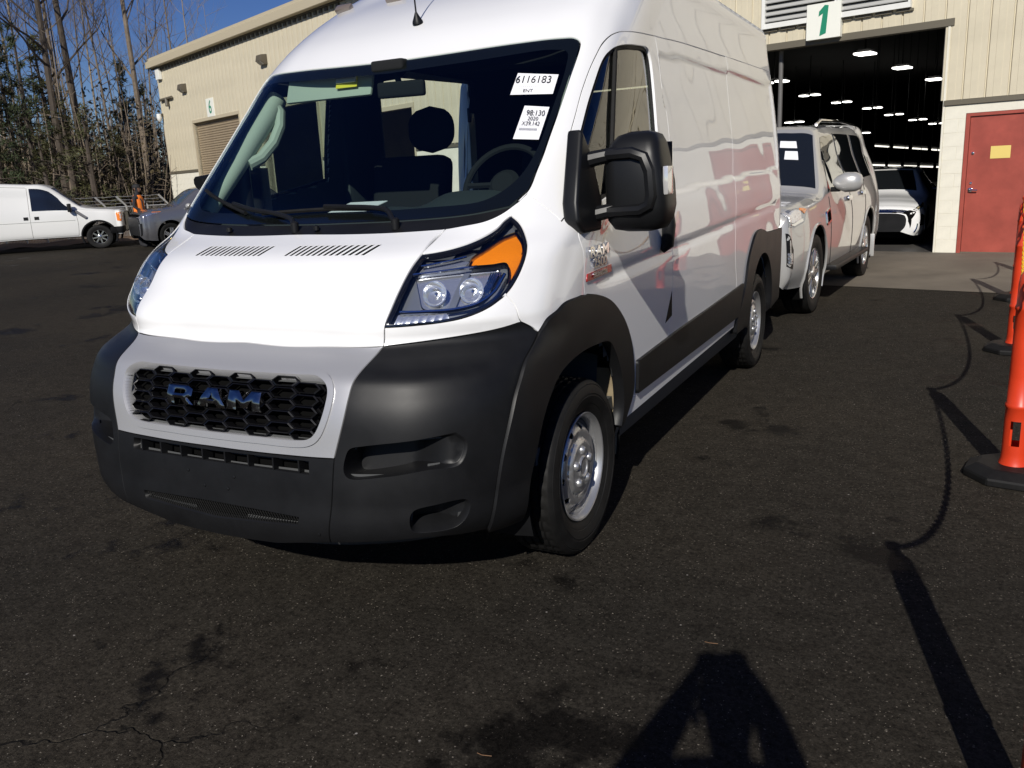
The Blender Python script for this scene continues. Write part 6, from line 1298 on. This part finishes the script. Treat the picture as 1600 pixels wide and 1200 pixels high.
def person(label, loc, rz, pose, body_mat, group=None):
    root = thing('person', label, 'person', loc, rz, group); J = {}; B = []
    h = pose.get('h', 1.72)/1.72
    def add(n, p, r, to=None):
        J[n] = (tuple(c*h for c in p), r if isinstance(r, tuple) else r*h)
        if to: B.append((to, n))
    add('pelvis', (0, 0, .95), .15); add('belly', (0, -.0, 1.10), .145, 'pelvis'); add('chest', (0, .0, 1.28), .165, 'belly'); add('collar', (0, .01, 1.42), .11, 'chest'); add('neck', (0, .0, 1.50), .055, 'collar'); add('jaw', (0, -.03, 1.57), .068, 'neck'); add('head', (0, -.015, 1.64), .088, 'jaw'); add('crown', (0, 0, 1.70), .062, 'head')
    for s, k in ((1, 'l'), (-1, 'r')):
        add('hip'+k, (s*.10, 0, .86), .112, 'pelvis'); add('knee'+k, (s*.115, pose.get('knee', -.02), .50), .083, 'hip'+k); add('calf'+k, (s*.118, .01, .34), .076, 'knee'+k); add('ankle'+k, (s*.12, .02, .09), .062, 'calf'+k); add('toe'+k, (s*.13, -.17, .04), .046, 'ankle'+k)
        sh, el, wr, hd = pose['arm'+k]
        ak = pose.get('sleeve', 1.0); add('sh'+k, sh, .062*ak, 'collar'); add('el'+k, el, .044*ak, 'sh'+k); add('wr'+k, wr, .028*ak, 'el'+k); add('palm'+k, hd, .030, 'wr'+k)
        d = (Vector(hd)-Vector(wr)).normalized(); sd = Vector(pose['side'+k]).normalized(); cl = Vector(pose['curl'+k]).normalized()
        for f, (o_, ln_) in enumerate(((-.030, .066), (-.010, .076), (.010, .072), (.028, .058))):
            b = Vector(hd)+sd*o_+d*.035; m = b+d*ln_*.55; e = m+(d*.45+cl*.8).normalized()*ln_*.5
            add('f%d%s' % (f, k), tuple(b), .0095, 'palm'+k); add('g%d%s' % (f, k), tuple(m), .0088, 'f%d%s' % (f, k)); add('t%d%s' % (f, k), tuple(e), .0078, 'g%d%s' % (f, k))
        b = Vector(hd)-sd*.035-d*.01; e = b-sd*.03+d*.03+cl*.01; add('th'+k, tuple(b), .011, 'palm'+k); add('tt'+k, tuple(e), .0095, 'th'+k)
    body = skin_mesh('body', J, B, body_mat, root)
    return root, J, h
CLOTH = pm('dark_clothing', (.018, .018, .022), .9); SKIN = pm('skin', (.22, .12, .08), .55); VEST = pm('vest_orange', (.80, .20, .02), .7); CAP = pm('cap_black', (.012, .012, .014), .8); TROU = pm('trousers', (.03, .03, .04), .9)
def face_and_cap(root, h, cap):
    rows = [[(r*cos(a)*h, (-.012+r*1.12*sin(a))*h, z*h) for a in np.linspace(0, 2*pi, 20, endpoint=False)] for z, r in ((1.665, .098), (1.70, .097), (1.735, .085), (1.757, .055), (1.763, .005))]
    grid_obj('cap', np.array(rows), cap, root, closed=True)
    mb = MB().prism([(.065*h, -.09*h, 1.672*h), (.055*h, -.165*h, 1.662*h), (0, -.19*h, 1.660*h), (-.055*h, -.165*h, 1.662*h), (-.065*h, -.09*h, 1.672*h)], (0, 0, 0), (0, 0, .01)); mb.build('cap_brim', cap, root)
    f = MB(); rows = [[(x*h, (y-.0)*h, z*h) for x, y in ((-w, d+.03), (-w*.6, d), (0, d-.012), (w*.6, d), (w, d+.03))] for z, w, d in ((1.55, .045, -.092), (1.58, .058, -.100), (1.61, .064, -.104), (1.64, .070, -.104), (1.668, .072, -.100))]
    grid_obj('face', np.array(rows), SKIN, root); MB().tube([(0, -.108*h, 1.645*h), (0, -.130*h, 1.612*h), (0, -.112*h, 1.602*h)], [.008, .013, .010], 8).build('nose', SKIN, root)
    for s in (1, -1):
        MB().lathe([(.001, -.006), (.011, -.003), (.011, .003), (.001, .006)], 'y', 10, c=(s*.032*h, -.106*h, 1.637*h)).build('eye', pm('eye_dark', (.03, .02, .02), .2), root)
        MB().tube([(s*.088*h, -.01*h, 1.60*h), (s*.100*h, .0, 1.63*h), (s*.090*h, .005*h, 1.655*h)], .012, 6).build('ear', SKIN, root)
    MB().tube([(-.024*h, -.104*h, 1.572*h), (0, -.112*h, 1.572*h), (.024*h, -.104*h, 1.572*h)], .005, 6).build('mouth', pm('lips', (.18, .06, .05), .5), root)
# worker in an orange vest beside the far cars
pose = dict(h=1.76, arml=((.17, 0, 1.40), (.25, .02, 1.13), (.20, -.16, .98), (.17, -.22, .96)), armr=((-.17, 0, 1.40), (-.26, .0, 1.14), (-.20, -.20, 1.02), (-.16, -.27, 1.0)), sidel=(0, 0, 1), curll=(-1, -.2, -.3), sider=(0, 0, 1), curlr=(1, -.2, -.3))
wk, J, h = person('person in black clothing, dark cap and orange safety vest standing between the far vehicles', (-18.75, 15.35, 0), radians(112), pose, CLOTH)
rows = []
for z, rx, ry in ((.90, .165, .15), (1.05, .158, .145), (1.20, .168, .152), (1.33, .175, .150), (1.41, .150, .125), (1.46, .10, .10)):
    rows.append([(rx*cos(a)*h, ry*sin(a)*h, z*h) for a in np.linspace(0, 2*pi, 28, endpoint=False)])
v = grid_obj('safety_vest', np.array(rows), VEST, wk, closed=True)
for s in (1, -1): MB().tube([(s*.06, -.02, 1.46*h), (s*.10, -.165*h, 1.30*h), (s*.08, -.17*h, .95*h)], .02, 6).build('vest_edge', CLOTH, wk)
face_and_cap(wk, h, CAP)
# the photographer, just behind the phone
ph_c = Vector(CAM)-cf*.016
hx_ = 1.66/1.72
px_, py_, pz_ = 2.2311+.115, -2.0209-.37, 0.0
rzp = radians(180+27.5*.55)
def to_local(w):
    d = Vector(w)-Vector((px_, py_, 0)); c, s = cos(-rzp), sin(-rzp); return (d.x*c-d.y*s, d.x*s+d.y*c, d.z)
ex_ = cr.copy(); lh = ph_c-ex_*.082-cu*.012-cf*.02; rh = ph_c+ex_*.082-cu*.012-cf*.02
ll = [c/hx_ for c in to_local(lh)]; rl = [c/hx_ for c in to_local(rh)]
# in the person's own frame x>0 is its left hand
if ll[0] < rl[0]: ll, rl = rl, ll
pose = dict(h=1.66, knee=-.02, sleeve=1.85, arml=((.19, 0, 1.40), (.34, -.13, 1.17), (ll[0]+.045, ll[1]+.05, ll[2]-.10), (ll[0]+.012, ll[1]+.012, ll[2]-.03)), armr=((-.19, 0, 1.40), (-.235, -.09, 1.13), (rl[0]-.045, rl[1]+.05, rl[2]-.10), (rl[0]-.012, rl[1]+.012, rl[2]-.03)), sidel=(0, 1, .3), curll=(-1, 0, .2), sider=(0, 1, .3), curlr=(1, 0, .2))
pg, J, h = person('person in dark clothing and cap holding up a phone before the tall white van', (px_, py_, 0), rzp, pose, CLOTH)
face_and_cap(pg, h, CAP)
ph = thing('mobile_phone', 'black mobile phone held up sideways in two hands', 'phone', ph_c-cu*.036); M3 = Matrix((cr, cu, -cf)).transposed()
mb = MB().box((.0, .036+.0, .005), (.155, .076, .009)); mb.v = [tuple(M3 @ Vector(q)) for q in mb.v]; mb.build('phone_body', BLACKG, ph, bevel=.003)
mb = MB().box((.0, .036, .0101), (.146, .068, .0006)); mb.v = [tuple(M3 @ Vector(q)) for q in mb.v]; mb.build('phone_screen', pm('screen_dark', (.02, .03, .05), .05), ph)

# ================================================================== WOODS, FENCE
BARK = [pm('bark_grey', (.165, .130, .095), .9, var=(4, .35), bump=(18, .6, .02)), pm('bark_dark', (.062, .048, .036), .9, var=(4, .35)), pm('bark_pale', (.25, .205, .15), .9, var=(3, .3))]
def bare_tree_mesh(seed, H, r0, lean=(0, 0), first=.35, dens=1.0):
    rd_ = random.Random(seed); trunk = MB(); crown = MB()
    pts = []; n = 14; ph1 = rd_.uniform(0, 6)
    for i in range(n+1):
        t = i/n; pts.append(Vector((lean[0]*H*t*t+.10*sin(3.1*t+ph1)*t*H*.08, lean[1]*H*t*t+.08*H*.08*cos(4*t+ph1)*t, H*t-.15)))
    rad = [max(.015, r0*(1-.86*(i/n))*(1.35 if i == 0 else 1)) for i in range(n+1)]
    trunk.tube(pts, rad, 8)
    def branch(p, d, L, r, lev):
        m = 5 if lev < 2 else 3; q = [p]; dd = d.copy()
        for i in range(m):
            dd = (dd+Vector((rd_.uniform(-.22, .22), rd_.uniform(-.22, .22), rd_.uniform(-.06, .24)))).normalized(); q.append(q[-1]+dd*L/m)
        crown.tube(q, [r*(1-.8*i/m) for i in range(m+1)], [6, 4, 3, 3][lev], False)
        if lev < 3:
            for k in range(int(([7, 6, 4][lev])*dens*rd_.uniform(.7, 1.2))):
                t = rd_.uniform(.25, 1.0); b = q[min(m-1, int(t*m))].lerp(q[min(m, int(t*m)+1)], t*m-int(t*m)); a = rd_.uniform(0, 2*pi)
                nd = (dd*.75+Vector((cos(a), sin(a), rd_.uniform(-.1, .7)))*.75).normalized(); branch(b, nd, L*rd_.uniform(.35, .6), r*.42*(1-t*.4), lev+1)
    for k in range(int(15*dens)):
        t = min(.99, first+(1-first)*(k+rd_.random())/(15*dens)); i = min(n-1, int(t*n)); b = pts[i].lerp(pts[i+1], t*n-i); a = rd_.uniform(0, 2*pi); up = rd_.uniform(.35, 1.1)
        branch(b, Vector((cos(a), sin(a), up)).normalized(), H*(.28-.14*t)*rd_.uniform(.7, 1.25), max(.012, rad[i]*.42), 0 if t < .75 else 1)
    return trunk, crown
protos = []
for sd, H, r0, ln_, fi, de, mt in ((3, 17, .125, (0, 0), .30, 1.15, 0), (5, 19, .16, (.02, .01), .38, 1.2, 1), (8, 16, .085, (.03, 0), .42, 1.0, 2), (13, 15, .075, (-.03, .02), .35, .95, 0), (21, 18, .155, (-.10, 0), .28, 1.25, 1), (34, 14, .06, (.02, -.02), .4, .85, 2)):
    tr_, cr2 = bare_tree_mesh(sd, H, r0, ln_, fi, de); a = tr_.build('trunk', BARK[mt]); b = cr2.build('crown', BARK[mt]); protos.append((a.data, b.data)); bpy.data.objects.remove(a); bpy.data.objects.remove(b)
def at_px(px, d):    # a spot d metres out on the bearing of the woods
    dr = (cf+cr*((px-800)/1312.7)+cu*((600-300)/1312.7)); hz = Vector((dr.x, dr.y, 0)).normalized(); return Vector((CAM[0], CAM[1], 0))+hz*d
tl = [(8, 40, 1, 'tall dark bare tree at the edge of the woods above the panel van roof'), (34, 44, 2, 'slender pale bare tree above the cargo side of the panel van'), (105, 37, 4, 'thick dark bare tree leaning over towards the panel van'), (116, 41, 0, 'tall grey bare tree beside the thick straight dark one'), (139, 38, 1, 'thick straight dark bare tree above the nose of the panel van'), (152, 45, 3, 'thin grey bare tree behind the thick straight dark one'), (186, 40, 3, 'slender grey bare tree above the person in the orange vest'), (212, 46, 5, 'thin pale bare tree between the person and the warehouse'), (236, 39, 0, 'grey bare tree with crooked top beside the warehouse corner'), (64, 47, 2, 'pale bare tree behind the leaning dark one'), (78, 52, 3, 'thin grey bare tree deep in the woods behind the panel van'), (20, 50, 5, 'thin pale bare tree deep in the woods at the panel van'), (168, 50, 2, 'pale bare tree deep in the woods behind the person'), (250, 52, 5, 'thin pale bare tree just clear of the warehouse corner'), (296, 62, 0, 'bare tree standing behind the warehouse roof near its corner'), (326, 58, 2, 'pale bare tree rising behind the warehouse gutter'), (270, 70, 3, 'thin bare tree far behind the warehouse corner'), (-25, 42, 0, 'tall grey bare tree beyond the rear of the panel van'), (-60, 45, 1, 'dark bare tree well beyond the rear of the panel van'), (355, 72, 5, 'thin pale bare tree far behind the warehouse roof'), (128, 55, 5, 'thin pale bare tree deep in the woods behind the two thick ones'), (200, 56, 3, 'thin grey bare tree deep in the woods past the person'), (48, 39, 5, 'thin pale bare tree at the edge of the woods behind the cargo side')]
for k, (px, d, pi_, lab) in enumerate(tl):
    q = thing('bare_tree', lab, 'tree', at_px(px, d), rnd.uniform(0, 6.2) if pi_ != 4 else 2.6, 'bare trees of the woods'); s = rnd.uniform(.92, 1.12); q.scale = (s, s, s)
    for nm, me in zip(('trunk', 'crown'), protos[pi_]): o = bpy.data.objects.new(nm, me); COL.objects.link(o); o.parent = q
# pines
NEED = [pm('needles_green', (.035, .050, .016), .7, var=(2, .35)), pm('needles_olive', (.062, .062, .020), .7, var=(2, .35))]
def pine_mesh(seed, H, base, wid):
    rd_ = random.Random(seed); tr_ = MB(); nd = MB(); tr_.tube([(0, 0, -.1), (.05, 0, H*.5), (0, .05, H)], [.13, .09, .02], 7)
    for k in range(int(H*7)):
        t = base+(1-base)*rd_.random()**.9; z = H*t; a = rd_.uniform(0, 2*pi); L = wid*(1.08-t)*rd_.uniform(.5, 1.15); p = Vector((0, 0, z)); e = p+Vector((cos(a)*L, sin(a)*L, L*rd_.uniform(-.1, .45))); tr_.tube([p, e], [.022, .006], 4, False)
        for j in range(7):
            c = p.lerp(e, .35+.65*rd_.random())+Vector([rd_.uniform(-.13, .13) for _ in range(3)])
            for b in range(7):
                dv = Vector([rd_.gauss(0, 1) for _ in range(3)]).normalized()*rd_.uniform(.14, .26); sd = dv.cross(Vector((rd_.random(), rd_.random(), rd_.random()))).normalized()*.017
                nd.add([c-sd, c+sd, c+dv], [(0, 1, 2)])
    return tr_, nd
pp_ = []
for sd, H, b_, w_, m_ in ((1, 8.5, .15, 2.0, 0), (2, 6.5, .12, 1.7, 1), (4, 11, .35, 2.2, 0), (6, 4.2, .05, 1.4, 1)):
    tr_, nd = pine_mesh(sd, H, b_, w_); a = tr_.build('trunk', BARK[1]); b = nd.build('crown', NEED[m_], smooth=False); pp_.append((a.data, b.data)); bpy.data.objects.remove(a); bpy.data.objects.remove(b)
pines = [(5, 37, 2), (34, 39, 1), (62, 37, 0), (92, 38, 1), (118, 36, 3), (76, 34.5, 3), (150, 35, 3), (-12, 36, 0), (215, 45, 1), (245, 42, 1), (190, 38, 3), (-40, 38, 2)]
PLAB = ['tall pine with high green boughs beside the tallest dark bare tree', 'olive bushy pine above the cargo doors of the panel van', 'dark green pine between the leaning bare tree and the panel van roof', 'olive bushy pine under the leaning dark bare tree', 'low olive pine sapling over the hood of the panel van', 'low olive pine sapling right behind the cab of the panel van', 'low olive pine sapling at the fence before the thick straight tree', 'dark green pine beyond the rear of the panel van', 'olive bushy pine deep between the person and the warehouse', 'olive bushy pine hard by the warehouse corner', 'low olive pine sapling behind the person in the orange vest', 'tall open pine well beyond the rear of the panel van']
for k, (px, d, pi_) in enumerate(pines):
    lab = PLAB[k]
    q = thing('pine_tree', lab, 'pine', at_px(px, d), rnd.uniform(0, 6), 'pines at the edge of the woods'); s = rnd.uniform(.9, 1.15); q.scale = (s, s, s)
    for nm, me in zip(('trunk', 'crown'), pp_[pi_]): o = bpy.data.objects.new(nm, me); COL.objects.link(o); o.parent = q
# understory thicket and far wood: nobody could count it
th = MB(); lf = MB(); rd_ = random.Random(77)
for k in range(950):
    px = rd_.uniform(-90, 300); d = rd_.uniform(36, 62); b = at_px(px, d)
    if px > 255 and d < 45: continue
    H = rd_.uniform(1.8, 6.0) if rd_.random() < .95 else rd_.uniform(7, 11); e = b+Vector((rd_.uniform(-.6, .6), rd_.uniform(-.6, .6), H)); th.tube([b, b.lerp(e, .5)+Vector((rd_.uniform(-.25, .25), rd_.uniform(-.25, .25), 0)), e], [.045*H/6, .03*H/6, .008], 4, False)
    for j in range(6):
        t = rd_.uniform(.25, .95); p = b.lerp(e, t); a = rd_.uniform(0, 2*pi); L = H*.22*rd_.uniform(.4, 1); th.tube([p, p+Vector((cos(a)*L, sin(a)*L, L*rd_.uniform(.1, .9)))], [.012, .004], 3, False)
o = th.build('thicket', BARK[0]); tag(o, 'mass of bare stems and undergrowth filling the woods', 'thicket'); o['kind'] = 'stuff'
for k in range(42000):
    px = rd_.uniform(-90, 290); d = rd_.uniform(38, 60); z = abs(rd_.gauss(0, 1))*2.1
    if px > 255 and d < 45: continue
    c = at_px(px, d)+Vector((0, 0, z)); u_ = Vector([rd_.gauss(0, 1) for _ in range(3)]).normalized()*rd_.uniform(.06, .15); v_ = u_.cross(Vector([rd_.gauss(0, 1) for _ in range(3)])).normalized()*rd_.uniform(.03, .08); lf.add([c-u_, c+v_, c+u_, c-v_], [(0, 1, 2, 3)])
o = lf.build('undergrowth_leaves', pm('dead_leaves', (.060, .046, .020), .85, var=(1.5, .5)), smooth=False); tag(o, 'brown dead leaves and brush low in the woods', 'undergrowth'); o['kind'] = 'stuff'
# leaf litter bank beyond the lot
mb = MB(); n = 30; rows = []
for i, d in enumerate((31.5, 32.5, 36, 45, 60, 95)):
    rows.append([tuple(at_px(-320+j*28, d)+Vector((0, 0, .006+[0, .10, .25, .4, .5, .6][i]+.05*sin(j*1.7+i)))) for j in range(22)])
o = grid_obj('leaf_litter', np.array(rows), pm('leaf_litter', (.115, .072, .042), .95, var=(3, .5), bump=(30, 1, .03)), None, flip=True); o['kind'] = 'structure'
# chain link fence with barbed top
GALV = pm('galvanised', (.42, .42, .41), .45, metal=.6)
fn = thing('chain_link_fence', 'low galvanised chain link fence with angled barbed arms along the woods', 'fence', at_px(150, 32.6)); o0 = Vector(fn.location)
def fp(k): return at_px(-70+k*33, 32.6)-o0
for k in range(11):
    b = fp(k); MB().tube([b+Vector((0, 0, -.1)), b+Vector((0, 0, 1.15)), b+Vector((-.06, -.05, 1.25)), b+Vector((-.22, -.18, 1.48))], .035, 6).build('fence_post', GALV, fn)
for k in range(10):
    a, b = fp(k), fp(k+1); MB().tube([a+Vector((0, 0, 1.12)), b+Vector((0, 0, 1.12))], .022, 5).build('fence_rail', GALV, fn)
    for j in range(3):
        o_ = Vector((-.06-.08*j, -.05-.065*j, 1.25+.115*j)); MB().tube([a+o_, a.lerp(b, .5)+o_-Vector((0, 0, .02)), b+o_], .008, 4).build('barbed_wire', GALV, fn)
    w_ = MB(); n = 14
    for i in range(n):
        for dd in (1, -1):
            p0 = a.lerp(b, (i+.5)/n); p1 = a.lerp(b, min(1, max(0, (i+.5+dd*3.5)/n))); w_.tube([p0+Vector((0, 0, .05)), p1+Vector((0, 0, 1.1))], .004, 3, False)
    q = w_.build('fence_mesh', GALV, fn); q['kind'] = 'stuff'
# small litter on the lot
for k, (x, y, lab) in enumerate(((1.20, -.35, 'thin dull twig on the asphalt short of the photographer shadow'), (1.62, .42, 'short tan straw on the asphalt before the van wheel'))):
    q = MB().tube([(x, y, .004), (x+.018, y-.006, .007), (x+.042, y+.004, .004)], .0012, 4); tag(q.build('dry_twig', pm('twig_tan', (.16, .085, .04), .8)), lab, 'twig')
